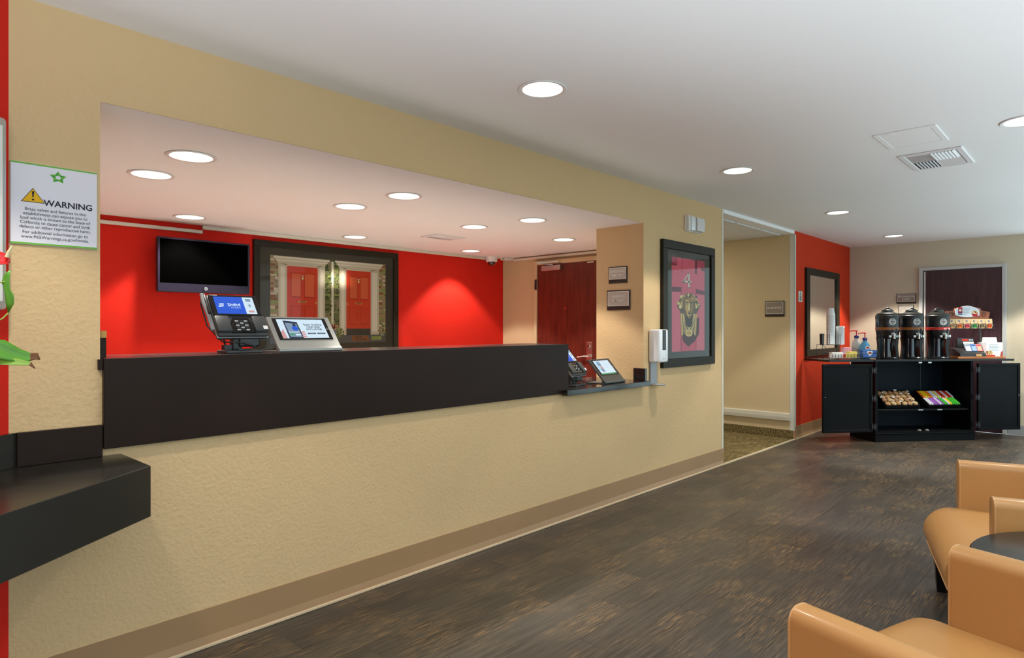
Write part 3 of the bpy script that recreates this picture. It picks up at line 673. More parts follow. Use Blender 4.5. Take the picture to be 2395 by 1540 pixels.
jb = thing('cable_junction_box', 'flat white junction box in the office corner beside the dome camera', 'junction box', (5.50, 5.27, BZ))
G().box(-.055, .055, -.055, .055, -.028, -.001, r=.004).end('cover', WHITE, jb)
G().box(-.065, -.055, -.01, .01, -.024, -.006).end('conduit_stub', METAL, jb)

# ------------------------------------------------------------------ payment terminals and tablets
def screen_mat(n, c, s=1.0): return mat('screen_' + n, (0.01, .01, .01), .2, emit=c, es=s)
SB, SW, SG = screen_mat('blue', '#1458d8', .95), screen_mat('white', '#d6ecfb', .95), screen_mat('grey', '#7f9bb3', .9)
SLG, SPK, SDK = screen_mat('green', '#3fa56a', .9), screen_mat('pink', '#d9a0a0', .9), screen_mat('dark', '#1c2f48', .8)
SPALE = screen_mat('pale', '#a9d4ee', .95)
def tilt(tau, oy, oz):
    U = Vector((0, math.sin(tau), math.cos(tau))); N = Vector((0, -math.cos(tau), math.sin(tau)))
    # local (hx, -hz, hy): box() helper uses y as -outward
    return Matrix(((1, 0, 0, 0), (0, -N.y, U.y, oy), (0, -N.z, U.z, oz), (0, 0, 0, 1)))
DKG = mat('terminal_grey', (.055, .058, .060), .42); EDGE = mat('terminal_edge', (.34, .35, .36), .35)
def terminal(label, loc, rot, loops=True):
    t = thing('payment_terminal', label, 'payment terminal', loc, rot, 'payment terminals')
    G().box(-.075, .085, -.055, .075, 0, .012, r=.003).end('base_plate', mat('base_grey', (.06, .06, .06), .4), t)
    g = G(); g.box(-.035, .005, -.02, .03, .012, .105, r=.004); g.end('post', BLACK, t)
    g = G(); g.box(-.012, .08, -.035, .025, .026, .105, r=.008); g.end('post_cover', BLACK, t)
    M = tilt(math.radians(41), -.055, .078)
    hd = G(M).box(-.112, .112, -.002, .034, 0, .245, r=.010).end('head', DKG, t, 40)
    G(M).box(-.114, .114, .010, .018, -.002, .247, r=.004).end('edge_band', EDGE, hd)
    G(M).box(-.108, .108, -.008, -.001, .112, .240, r=.004).end('screen_bezel', BLACKG, hd)
    g = G(M); y = -.0085; g.rect(-.088, .040, .122, .226, y, 0); g.rect(.040, .088, .122, .226, y, 1)
    g.rect(.052, .076, .199, .216, y - .0003, 2); g.rect(.062, .067, .163, .185, y - .0003, 2); g.rect(.055, .073, .171, .176, y - .0003, 2); g.rect(.052, .078, .132, .144, y - .0003, 3)
    g.text('Shift4', .027, -.006, .176, y - .0004, 1, bold=.015, sx=.95); g.text('PAYMENTS', .009, .0, .158, y - .0004, 1)
    for k in range(3): g.p2([(-.076 + k*.003, .163 + k*.008), (-.054 + k*.002, .166 + k*.007), (-.052 + k*.001, .171 + k*.007), (-.075 + k*.002, .168 + k*.008)], y - .0004, 1)
    g.end('screen', [SB, SW, SG, SPK], hd, 'flat')
    g = G(M); g.rect(-.100, -.094, .232, .237, -.0086); g.rect(-.092, -.068, .2325, .2365, -.0086); g.end('maker_mark', EDGE, hd, 'flat')
    for x0, x1 in ((-.112, -.050), (.052, .112)): G(M).box(x0, x1, -.018, 0, .014, .104, r=.006).end('shoulder', DKG, t, 40)
    G(M).prism([(-.052, .012), (.052, .012), (.052, .06), (.034, .100), (-.030, .100), (-.052, .06)], -.008, -.001, 'y').end('keypad_well', BLACKG, t)
    for r_ in range(5):
        for c_ in range(3):
            G(M).box(-.028 + c_*.020, -.012 + c_*.020, -.013, -.008, .020 + r_*.013, .029 + r_*.013, r=.0015, seg=1).end('key', [EDGE, BLACK][(r_ + c_) % 2], t)
    G(M).box(.088, .108, -.0195, -.0175, .022, .042).end('contactless_mark', WHITE, t)
    g = G(M); g.tube([(-.118, .01, .250), (-.130, .0, .245), (-.130, .006, .20), (-.122, .012, .14), (-.118, .02, .05)], .008, 8); g.end('side_holder', EDGE, t, 40)
    g = G(M); g.box(-.124, -.114, -.006, .024, .13, .24, r=.004); g.end('card_reader', BLACK, t, 40)
    g = G(); g.tube([(-.115, .12, .29), (-.135, .10, .22), (-.12, .06, .12), (-.07, .02, .05), (.0, -.045, .045), (.05, -.06, .03), (.02, -.07, .018), (-.03, -.065, .016)], .0035, 6); g.tube([(-.06, .05, .18), (-.062, .04, .08), (-.055, .02, .03)], .004, 6); g.end('cable', BLACK, t, True)
    G().box(-.07, -.035, -.01, .03, .012, .036, r=.002).end('cable_clip', BLACK, t)
    return t
TZ = 1.1965
t1 = terminal('payment terminal with blue screen on the tall reception counter', (1.250, 2.870, TZ), math.radians(-3))
t2 = dup(t1, (3.65, 2.83, .891), math.radians(12), 'payment terminal seen side-on on the low granite ledge')

ALU = mat('kiosk_grey', (.30, .31, .29), .38, metal=.35); DARKALU = mat('kiosk_charcoal', (.055, .060, .058), .4)
def kiosk(label, loc, rot, w, hgt, m, dark):
    k = thing('tablet_stand', label, 'tablet', loc, rot, 'tablet kiosks')
    tau = math.radians(42); U = (math.sin(tau), math.cos(tau)); Nn = (-math.cos(tau), math.sin(tau))
    def pt(s_, n_): return (U[0]*s_ + Nn[0]*n_, .016 + U[1]*s_ + Nn[1]*n_)
    prof = [pt(hgt, .0), pt(.01, .0), (-.014, .018), (-.020, .008), (-.014, 0), (.16, 0), (.16, .005), (.02, .006), pt(.02, -.014), pt(hgt, -.014)]
    prof = [pt(hgt, 0), pt(.012, .0), (-.008, .016), (-.010, .006), (-.004, 0), (.17, 0), (.17, .005), (.026, .006), pt(.022, -.012), pt(hgt, -.012)]
    g = G(); g.prism(prof, -w/2, w/2, 'x'); g.end('enclosure', m, k, 25)
    M = tilt(tau, 0, .016)
    a, b = hgt*.27, hgt*.955; hw = w*.43
    G(M).box(-hw, hw, -.002, .0, a, b, r=.0008, seg=1).end('tablet_glass', BLACKG, k)
    g = G(M); y = -.0023; sx = hw*.86; z0, z1 = a + .008, b - .008
    if not dark:
        g.rect(-sx, sx, z0, z1, y, 0); hh = z1 - z0
        g.p2([(-sx, z0), (-sx*.82, z0), (-sx*.86, z0 + hh*.5), (-sx, z0 + hh*.3)], y - .0002, 3)
        g.p2([(-sx*.74, z0), (-sx*.12, z0), (-sx*.16, z0 + hh*.86), (-sx*.74, z0 + hh*.94)], y - .0003, 4); g.p2([(-sx*.68, z0 + hh*.08), (-sx*.18, z0 + hh*.06), (-sx*.21, z0 + hh*.76), (-sx*.69, z0 + hh*.82)], y - .0004, 2)
        g.rect(-sx*.66, -sx*.46, z0 + hh*.16, z0 + hh*.24, y - .0005, 5); g.rect(-sx*.42, -sx*.2, z0 + hh*.14, z0 + hh*.22, y - .0005, 0); g.disc(-sx*.34, z0 + hh*.52, hh*.13, y=y - .0005, m=1); g.disc(-sx*.33, z0 + hh*.70, hh*.07, y=y - .0006, m=4); g.rect(-sx*.66, -sx*.22, z0 + hh*.30, z0 + hh*.34, y - .0005, 0)
        for q in range(3): g.disc(-sx*.06, z0 + hh*(.08 + .12*q), sx*.10, hh*.045, y - .0004, 3, 10)
        g.text('faster booking', hh*.150, sx*.48, z0 + hh*.72, y - .0004, 4, sx=.9, bold=.015); g.text('hotel deals', hh*.150, sx*.48, z0 + hh*.60, y - .0004, 4, sx=.9, bold=.015); g.text('extra savings', hh*.150, sx*.48, z0 + hh*.48, y - .0004, 4, sx=.9, bold=.015)
        g.rect(sx*.08, sx*.92, z0 + hh*.37, z0 + hh*.38, y - .0004, 6); g.rect(sx*.12, sx*.48, z0 + hh*.20, z0 + hh*.28, y - .0004, 4); g.rect(sx*.54, sx*.90, z0 + hh*.20, z0 + hh*.28, y - .0004, 4)
        g.text('App Store', hh*.06, sx*.31, z0 + hh*.24, y - .0006, 0); g.text('Google Play', hh*.055, sx*.72, z0 + hh*.24, y - .0006, 0)
    else:
        g.rect(-sx, sx, z0, z1, y, 0); hh = z1 - z0
        g.p2([(-sx*.95, z0 + hh*.3), (-sx*.3, z0 + hh*.2), (-sx*.2, z0 + hh*.98), (-sx*.8, z0 + hh*.98)], y - .0002, 6); g.disc(-sx*.5, z0 + hh*.75, hh*.16, y=y - .0003, m=2); g.disc(-sx*.45, z0 + hh*.45, hh*.13, y=y - .0003, m=3); g.disc(-sx*.5, z0 + hh*.3, hh*.14, y=y - .0004, m=2)
        g.rect(-sx, sx, z0, z0 + hh*.08, y - .0003, 5)
        for q in range(4): g.rect(sx*.05, sx*(.8 - .1*q), z0 + hh*(.75 - .1*q), z0 + hh*(.765 - .1*q), y - .0003, 6)
    g.end('screen', [SW, SB, SG, SPK, SDK, SLG, SPALE], k, 'flat')
    g = G(M); g.ring(hw*.93, (a+b)/2, .0045, .006, -.0023); g.end('home_button', EDGE, k, 'flat')
    g = G(); g.tube([(-w*.3, .12, .02), (-w*.42, .15, .012), (-w*.52, .16, .008)], .003, 6); g.end('power_cable', BLACK, k, True)
    return k
kiosk('tablet in grey metal stand showing an advert on the tall reception counter', (1.533, 2.745, TZ), math.radians(-1), .318, .198, ALU, False)
kiosk('small tablet in charcoal stand on the low granite ledge', (4.03, 2.735, .891), math.radians(3), .285, .215, DARKALU, True)

# things on the office desk seen past the ledge
bd = thing('office_desk', 'pale grey office desk behind the low ledge', 'desk', (4.1, 3.55, 0))
G().box(-.65, 1.3, -.28, .30, .74, .78, r=.004).end('desk_top', mat('grey_laminate', (.50, .50, .49), .35), bd)
for x in (-.62, 1.24): G().box(x, x + .04, -.26, .28, 0, .739).end('side_panel', BLACK, bd)
pr = thing('office_printer', 'white office printer on the desk behind the low ledge', 'printer', (3.93, 3.55, .781))
G().box(-.2, .2, -.16, .16, 0, .11, r=.012).end('body', mat('printer_grey', (.6, .6, .62), .4), pr); G().box(-.15, .15, -.1, .14, .111, .128, r=.004).end('paper_tray', BLACK, pr)
nt_ = thing('yellow_notepad', 'yellow paper pad on the desk behind the low ledge', 'notepad', (4.55, 3.52, .781)); G().box(-.1, .1, -.14, .14, 0, .02).end('pages', mat('yellow_paper', (.72, .62, .18), .8), nt_); G().box(-.1, .1, .12, .142, .0205, .024).end('binding', BLACK, nt_)

# ------------------------------------------------------------------ display and plant on the angled red wall
mt = -RA * 0
mn = thing('wall_display', 'wall display with silver bezel on the angled red wall', 'display', (*ofw(.565, .001), 1.367), RA)
w, h = 1.05, .634
G().box(-w/2, w/2, -.035, 0, 0, h, r=.012).end('bezel', SILVER, mn, 40)
G().box(-w/2 + .022, w/2 - .022, -.037, -.0345, .03, h - .03).end('screen_border', INK_W, mn)
g = G(); g.rect(-w/2 + .032, w/2 - .034, .035, h - .04, -.0376, 0); g.rect(w/2 - .15, w/2 - .034, .20, .52, -.0378, 1); g.end('screen', [screen_mat('white2', '#dfe6ee', .8), screen_mat('blue2', '#3c6fc4', .8)], mn, 'flat')

PX, PY = .17, 2.25
pp = thing('potted_anthurium', 'potted anthurium with red flower on the corner shelf', 'plant', (PX, PY, .838))
G().lathe([(.0001, 0), (.062, 0), (.085, .15), (.090, .155), (.084, .156), (.080, .14), (.0001, .138)], 24).end('pot', mat('white_ceramic', (.75, .75, .73), .2), pp, 40)
LEAF = mat('leaf_green', (.10, .30, .025), .35, var=.3, vscale=14); LEAF2 = mat('leaf_yellow_green', (.22, .38, .05), .35, var=.2, vscale=14); LEAFTIP = mat('leaf_dry_tip', (.16, .055, .015), .6, var=.5, vscale=40)
STEM = mat('stem_green', (.35, .42, .06), .4); SPATHE = mat('anthurium_red', (.62, .012, .012), .18, coat=.6); SPADIX = mat('spadix_cream', (.85, .75, .42), .5)
def leaf(name, path, widths, side, mats, fold=.2, tip=None, parent=pp):
    P = [Vector(p) for p in path]; n = len(P); vs, fs, mi = [], [], []; g = G(); side = Vector(side).normalized()
    for i, p in enumerate(P):
        d = (P[min(i+1, n-1)] - P[max(i-1, 0)]).normalized(); s_ = (side - d*side.dot(d)).normalized(); nn = d.cross(s_); wd = widths[i]
        for k in (-1, -.5, 0, .5, 1): vs.append(p + s_*wd*k + nn*abs(k)*wd*fold)
    for i in range(n-1):
        for k in range(4): fs.append((i*5+k, i*5+k+1, (i+1)*5+k+1, (i+1)*5+k)); mi.append(1 if tip is not None and i >= tip else 0)
    for f, m_ in zip(fs, mi): g.mesh([vs[j] for j in f], [(0, 1, 2, 3)], m_)
    bmesh.ops.remove_doubles(g.bm, verts=g.bm.verts[:], dist=1e-5)
    o = g.end(name, mats, parent, 60); sm = o.modifiers.new('thick', 'SOLIDIFY'); sm.thickness = .0012; return o
VR = Vector((math.sin(YAW), -math.cos(YAW), 0)); VF = Vector((math.cos(YAW), math.sin(YAW), 0))     # right-hand and forward directions of the room diagonal
def pl_(r, f, z): return VR*r + VF*f + Vector((0, 0, z))
# position of the pot along that diagonal, so leaf positions can be given in metres from the pot
rb, fb = PX*math.sin(YAW) - PY*math.cos(YAW), PX*math.cos(YAW) + PY*math.sin(YAW)
def wl(u, v, n): # metres from the pot for a leaf point n metres deep
    return pl_((u - 1197.5)/FPX*n - rb, n - fb, 1.311 + (766 - v)/FPX*n - .838)
leaf('leaf', [(0, 0, .15), wl(-60, 800, 1.76), wl(0, 818, 1.80), wl(40, 832, 1.83), wl(70, 836, 1.86), wl(86, 834, 1.87), wl(94, 842, 1.87)], [.006, .03, .028, .020, .012, .010, .001], (0, .2, 1), [LEAF, LEAFTIP], .25, 4)
leaf('leaf', [(.01, .01, .15), wl(-60, 835, 1.74), wl(0, 846, 1.80), wl(40, 848, 1.82), wl(70, 851, 1.84), wl(82, 862, 1.84)], [.005, .012, .011, .010, .006, .001], (0, .5, 1), [LEAF2, LEAFTIP], .3, 4)
leaf('leaf', [wl(24, 634, 1.82), wl(18, 645, 1.82), wl(15, 660, 1.82), wl(19, 680, 1.82), wl(25, 695, 1.82), wl(25, 710, 1.82), wl(20, 732, 1.82)], [.003, .009, .011, .009, .013, .012, .001], VR, LEAF, .25)
leaf('leaf', [(-.02, 0, .15), (-.06, -.03, .3), (-.12, -.05, .40), (-.19, -.07, .40)], [.006, .05, .06, .002], (0, 1, .2), [LEAF], .2)
leaf('leaf', [(-.02, .02, .15), (-.04, .05, .32), (-.10, .10, .45), (-.16, .14, .44)], [.006, .05, .05, .002], (1, .3, .2), [LEAF], .2)
leaf('leaf', [(.01, -.02, .15), (-.02, -.10, .28), (-.04, -.17, .32), (-.06, -.22, .29)], [.006, .05, .05, .002], (1, 0, .2), [LEAF], .2)
g = G(); g.tube([(0, 0, .14), wl(-50, 720, 1.75), wl(-10, 662, 1.80), wl(12, 660, 1.82)], .0022, 6); g.tube([wl(20, 732, 1.82), wl(5, 746, 1.81), wl(-30, 760, 1.78), (0, 0, .15)], .002, 6); g.tube([(0, .01, .14), wl(-60, 700, 1.75), wl(-10, 618, 1.82)], .0025, 6); g.end('stem', STEM, pp, True)
leaf('flower_spathe', [wl(-30, 606, 1.80), wl(-12, 606, 1.815), wl(5, 609, 1.825), wl(17, 612, 1.83), wl(24, 614, 1.835)], [.012, .024, .021, .014, .002], (.1, .5, 1), SPATHE, .35)
g = G(); g.tube([wl(16, 602, 1.825), wl(20, 590, 1.825), wl(25, 582, 1.825), wl(28, 575, 1.825)], .0052, 10, r2=.0025); g.end('flower_spadix', SPADIX, pp, True)

# ------------------------------------------------------------------ armchairs and table
def armchair(label, loc, rot):
    c = thing('leather_armchair', label, 'armchair', loc, rot, 'lobby armchairs')
    iw, ow, zt, zb = .345, .432, .65, .17
    for sx in (1, -1):
        x0, x1 = (iw, ow) if sx > 0 else (-ow, -iw)
        r = .034; n = 6
        prof = [(x0, zb), (x1, zb)] + [(x1 - r + r*math.cos(a), zt - r + r*math.sin(a)) for a in [PI/2*i/n for i in range(n+1)]] + [(x0 + r - r*math.cos(a), zt - r + r*math.sin(a)) for a in [PI/2*(n-i)/n for i in range(n+1)]]
        arm = G().prism(prof, -.325, .36, 'y', r=.007, seg=3).end('arm', LEATHER, c, 50)
        ed = [(x1 - .002, zb + .01)] + [(p[0] - (.002 if p[0] > (x0+x1)/2 else -.002), p[1] - .002) for p in prof[2:]] + [(x0 + .002, zb + .01)]
        G().tube([(p[0], -.321, p[1]) for p in ed], .0038, 6).end('piping', PIPING, arm, True)
    # seat: crowned top, bull-nosed front
    sy0, sy1, sz0, sz1, R = -.475, .24, .235, .425, .125
    def prof_at(cr):
        p = [(sy1, sz0), (sy1, sz1 + cr*.3)]
        for i in range(5): t_ = i/4; p.append((sy1 + (sy0 + R - sy1)*t_, sz1 + cr*math.sin(PI*(.15 + .7*t_))))
        top = sz1 + cr*math.sin(PI*.85)
        for i in range(1, 10): a = PI/2*i/9; p.append((sy0 + R - R*math.sin(a), top - R + R*math.cos(a)))
        p.append((sy0 + .012, sz0 + .02)); p.append((sy0 + .022, sz0)); return p
    xs = [-iw + .002, -iw + .02, -iw*.66, -iw*.33, 0, iw*.33, iw*.66, iw - .02, iw - .002]; cr = [-.012, .0, .010, .014, .016, .014, .010, .0, -.012]
    vs, fs = [], []; np_ = None
    for x, k in zip(xs, cr):
        q = prof_at(k); np_ = len(q); vs += [(x, a, b) for a, b in q]
    for i in range(len(xs) - 1):
        for j in range(np_): fs.append((i*np_ + j, i*np_ + (j+1) % np_, (i+1)*np_ + (j+1) % np_, (i+1)*np_ + j))
    fs.append(tuple(range(np_))); fs.append(tuple((len(xs)-1)*np_ + j for j in range(np_))[::-1])
    st_ = G().mesh(vs, fs).end('seat', LEATHER, c, 40)
    G().tube([(x, sy0 + .016, sz0 + .006) for x in (-iw + .01, 0, iw - .01)], .004, 6).end('seat_piping', PIPING, st_, True)
    G().box(-iw - .02, iw + .02, .235, .375, .17, .70, r=.035, seg=4).end('backrest', LEATHER, c, 50)
    G().box(-iw, iw, -.40, .34, .16, .236, r=.004, seg=1).end('seat_frame', BLACKWOOD, c)
    for x in (-.33, .33):
        for y in (-.395, .30):
            g = G(); a, b = .034, .024
            vs = [(x + sx*a, y + sy*a, .165) for sx, sy in ((-1, -1), (1, -1), (1, 1), (-1, 1))] + [(x + sx*b, y + sy*b, .004) for sx, sy in ((-1, -1), (1, -1), (1, 1), (-1, 1))]
            g.mesh(vs, [(0, 1, 2, 3), (7, 6, 5, 4), (0, 4, 5, 1), (1, 5, 6, 2), (2, 6, 7, 3), (3, 7, 4, 0)]); lg_ = g.end('leg', BLACKWOOD, c)
            G().box(x - .022, x + .022, y - .022, y + .022, 0, .004).end('glide', METAL, lg_)
    return c
ca = armchair('caramel leather armchair on the far side of the round table', (3.552, .142, 0), math.radians(196.4))
cb = dup(ca, (1.872, .134, 0), math.radians(165.3), 'caramel leather armchair in front of the round table, cut by the picture bottom')

tb = thing('round_side_table', 'low round black table between the two leather armchairs', 'table', (2.715, -.055, 0))
G().lathe([(.0001, .525), (.410, .525), (.417, .530), (.417, .553), (.412, .558), (.0001, .558)], 64).end('table_top', mat('black_table_top', (.012, .013, .012), .2, var=.2, vscale=6, spec=.3), tb, 40)
G().lathe([(.0001, .03), (.04, .03), (.04, .525), (.0001, .525)], 20).end('column', BLACKWOOD, tb, 40)
G().lathe([(.0001, 0), (.24, 0), (.24, .012), (.05, .032), (.0001, .032)], 40).end('foot', BLACKWOOD, tb, 40)

# ------------------------------------------------------------------ added fill uplighters, out of view along the window half, brightening the ceiling
def uplighter(label, loc, watts):
    t = thing('fill_uplighter', label, 'added fill lamp', loc, 0, 'added fill uplighters out of view')
    G().lathe([(.0001, 0), (.10, 0), (.10, .012), (.0001, .012)], 24).end('base', BLACK, t, 40)
    G().lathe([(.09, .012), (.09, .26), (.086, .26), (.084, .17)], 28, cap=False).end('can', BLACK, t, 40)
    G().lathe([(.084, .19), (.05, .195), (.0001, .196)], 20, cap=False).end('bulb', LAMPM, t, 40)
    ld = bpy.data.lights.new('fill_uplighter_beam', 'SPOT'); ld.energy = watts; ld.color = (.80, .915, 1.0); ld.spot_size = math.radians(133); ld.spot_blend = .32; ld.shadow_soft_size = .08
    lo = bpy.data.objects.new('fill_uplighter_beam', ld); COL.objects.link(lo); lo.parent = t; lo.location = (0, 0, .265); lo.rotation_euler = (PI, 0, 0)
uplighter('added fill uplighter on the floor behind the photographer', (-1.0, -.3, 0), UPLIGHT_FILL * .88)
uplighter('added fill uplighter on the floor opposite the tall counter', (.5, -1.3, 0), UPLIGHT_FILL * .85)
uplighter('added fill uplighter on the floor behind the round table', (2.75, -2.0, 0), UPLIGHT_FILL * .55)
uplighter('added fill uplighter on the floor opposite the knocker picture', (4.9, -2.2, 0), UPLIGHT_FILL * .62)
uplighter('added fill uplighter on the floor opposite the corridor', (7.0, -.95, 0), UPLIGHT_FILL * .30)
uplighter('added fill uplighter on the floor opposite the coffee cabinet', (8.9, -.9, 0), UPLIGHT_FILL * .18)

# ------------------------------------------------------------------ coffee station set across the corner (local x along its front, y to its back)
CR = math.radians(-40.35); CP = Vector((8.123, 1.971, 0))
def cl(x, y, z=0):   # cabinet coordinates -> room
    return (CP.x + x*math.cos(CR) - y*math.sin(CR), CP.y + x*math.sin(CR) + y*math.cos(CR), z)
SLAB = .942
cab = thing('coffee_cabinet', 'black beverage cabinet with both doors folded open and drop-leaf top', 'cabinet', tuple(CP), CR)
NAVY = mat('cabinet_black', (.0050, .0055, .0065), .38, var=.3, vscale=5, spec=.09)
g = G(); g.box(0, 1.248, 0, .46, 0, .088, r=.006, seg=2); g.end('plinth', NAVY, cab)
G().box(-.012, 1.26, -.012, .465, .088, .100, r=.004).end('plinth_moulding', NAVY, cab)
for x in (.012, 1.205): G().box(x, x + .03, .015, .45, .101, .918).end('side_panel', NAVY, cab)
G().box(.042, 1.205, .435, .45, .101, .918).end('back_panel', mat('cabinet_back', (.006, .010, .016), .45, spec=.1), cab)
G().box(.90, .905, .428, .4345, .40, .90).end('back_seam', mat('seam_grey', (.06, .09, .11), .4), cab)
G().box(.042, 1.205, .02, .434, .101, .112).end('bottom_board', NAVY, cab)
G().box(.043, 1.204, .04, .434, .346, .366, r=.002, seg=1).end('shelf', NAVY, cab)
for x in (.56, .80): G().box(x, x + .06, .034, .040, .350, .362).end('shelf_lip', METAL, cab)
G().box(-.02, 1.265, -.02, .46, .919, SLAB, r=.003).end('top', BLACKWOOD, cab)
G().prism([(-.025, -.012), (-.56, -.012), (-.595, .05), (-.595, .448), (-.025, .448)], .919, SLAB, 'z').end('left_leaf', BLACKWOOD, cab)
G().box(1.270, 1.738, -.012, .448, .919, SLAB, r=.003).end('right_leaf', BLACKWOOD, cab)
def cdoor(x0, x1, hinge_x):
    d = G().box(x0, x1, -.014, .006, .118, .893, r=.002, seg=1).end('door', NAVY, cab)
    e = .03
    for (a, b, c_, d_) in ((x0, x1, .118, .118 + e), (x0, x1, .893 - e, .893), (x0, x0 + e, .118 + e, .893 - e), (x1 - e, x1, .118 + e, .893 - e)): G().box(a, b, -.022, -.0142, c_, d_, r=.002, seg=1).end('rail', NAVY, d)
    for z in (.18, .50, .82):
        g = G(); s_ = 1 if hinge_x < .5 else -1
        for u_ in (-1, 1): g.box(hinge_x + s_*(.012 + u_*.022) - .006, hinge_x + s_*(.012 + u_*.022) + .006, -.028, -.0225, z - .036, z + .036, r=.001, seg=1)
        g.cyl((hinge_x + s_*.012, -.028, z - .03), (hinge_x + s_*.012, -.028, z + .03), .008, 8); g.box(min(hinge_x - s_*.016, hinge_x + s_*.04), max(hinge_x - s_*.016, hinge_x + s_*.04), -.030, -.026, z - .008, z + .008)
        g.end('hinge', mat('dark_hinge', (.045, .045, .05), .4, metal=.7), d)
    return d
cdoor(-.645, -.045, -.045); cdoor(1.268, 1.806, 1.268)
g = G(); g.cyl((-.62, -.016, .52), (-.62, -.024, .52), .005, 8); g.end('door_screw', METAL, cab)
g = G(); g.cyl((1.785, -.016, .52), (1.785, -.024, .52), .005, 8); g.end('door_screw', METAL, cab)
for x in (.56, .68): G().box(x, x + .045, .03, .05, .895, .912, r=.002, seg=1).end('door_catch', METAL, cab)
for x in (.585, .68): G().lathe([(.0001, 0), (.022, 0), (.022, .008), (.012, .018), (.0001, .018)], 14, (x, .05, .1125)).end('magnet_catch', mat('dull_catch', (.16, .15, .13), .5), cab, 40)

# trays with pastries and snack bars on the shelf
def sh_tray(name, label, x0, x1):
    t = thing(name, label, 'tray', cl((x0 + x1)/2, .08, .385), CR); t.rotation_euler = (math.radians(34), 0, CR)
    w = (x1 - x0)/2; dp = .255
    G().box(-w, w, 0, dp, -.012, 0).end('tray_floor', BLACK, t)
    for (a, b, c_, d_) in ((-w, w, -.006, 0), (-w, w, dp, dp + .006), (-w - .006, -w, -.006, dp + .006), (w, w + .006, -.006, dp + .006)): G().box(a, b, c_, d_, -.012, .03).end('tray_side', BLACKG, t)
    return t
ta = sh_tray('pastry_tray', 'black tray of wrapped pastries on the cabinet shelf', .19, .60)
tb_ = sh_tray('snack_bar_tray', 'black tray of snack bars on the cabinet shelf', .72, 1.13)
def on_tray(t, x, y, z):
    bpy.context.view_layer.update(); return t.matrix_world @ Vector((x, y, z))
bpy.context.view_layer.update()
PAST = [mat('pastry_%d' % i, c, .6, var=.3, vscale=60) for i, c in enumerate(((.42, .22, .08), (.36, .17, .06), (.50, .33, .15), (.30, .14, .06)))]
WRAP = mat_glass('cellophane', 1.5, (.97, .95, .93))
rr = random.Random(11)
ORD = ['first', 'second', 'third', 'fourth', 'fifth', 'sixth', 'seventh', 'eighth', 'ninth', 'tenth', 'eleventh', 'twelfth', 'thirteenth', 'fourteenth', 'fifteenth', 'sixteenth', 'seventeenth', 'eighteenth']
def lump(name, sx, sy, sz, mats):
    t = bmesh.new(); bmesh.ops.create_icosphere(t, subdivisions=2, radius=1)
    for v in t.verts: v.co = Vector((v.co.x*sx, v.co.y*sy, v.co.z*sz)) * (1 + rr.uniform(-.08, .08))
    return G().merge(t).end(name, mats, None, 60)
ml = None
for i in range(6):
    for j in range(4):
        m_ = PAST[(i*2 + j*3 + (i*j) % 2) % 4]
        o = lump('wrapped_pastry', .034, .031, .024, m_)
        o.matrix_world = ta.matrix_world @ Matrix.Translation((-.172 + i*.0685 + rr.uniform(-.006, .006), .034 + j*.062 + rr.uniform(-.005, .005), .026)) @ Matrix.Rotation(rr.uniform(0, 3), 4, 'Z')
        tag(o, 'wrapped pastry, ' + ORD[i] + ' from the left in the ' + ORD[3 - j] + ' row of the tray', 'pastry', 'wrapped pastries in the tray')
        wv = G(); a0 = rr.uniform(0, 6)
        for k in (0,): wv.mesh([(.03*math.cos(a0 + k*PI), .03*math.sin(a0 + k*PI), .006), (.048*math.cos(a0 + k*PI + .5), .048*math.sin(a0 + k*PI + .5), .016), (.05*math.cos(a0 + k*PI - .3), .05*math.sin(a0 + k*PI - .3), .022), (.022*math.cos(a0 + k*PI - .6), .022*math.sin(a0 + k*PI - .6), .026)], [(0, 1, 2, 3)])
        wv.end('wrapper', mat('wrapper_film', (.75, .70, .68), .15, spec=.8), o)
BARS = {'orange': '#e07a1c', 'yellow': '#e6c21d', 'red': '#c8321e', 'white': '#d9d9e2', 'purple': '#9a62b4', 'green': '#3fae35'}
order = [['orange', 'yellow', 'yellow', 'orange', 'orange', 'white', 'white', 'yellow', 'white', 'red', 'red', 'white', 'red', 'red', 'white'], ['white', 'white', 'purple', 'purple', 'purple', 'white', 'purple', 'green', 'green', 'white', 'yellow', 'green', 'green', 'green', 'green']]
bars = {}
for r_, row in enumerate(order):
    for i, cname in enumerate(row):
        k = (cname,)
        if k not in bars:
            g = G(); g.box(-.012, .012, -.055, .055, 0, .03, r=.004, seg=1); g.box(-.011, .011, -.062, -.055, .012, .018); g.box(-.011, .011, .055, .062, .012, .018)
            bars[k] = o = g.end('snack_bar', mat('bar_' + cname, BARS[cname], .3, var=.15, vscale=80))
        else: o = bars[k].copy(); COL.objects.link(o)
        o.matrix_world = tb_.matrix_world @ Matrix.Translation((-.185 + i*.0262, .19 - r_*.125, .004 + rr.uniform(0, .004))) @ Matrix.Rotation(.12, 4, 'Z')
        tag(o, cname + ' snack bar, ' + ORD[i] + ' from the left in the ' + ('back row' if r_ == 0 else 'front row') + ' of the snack tray', 'snack bar', 'snack bars in the tray')

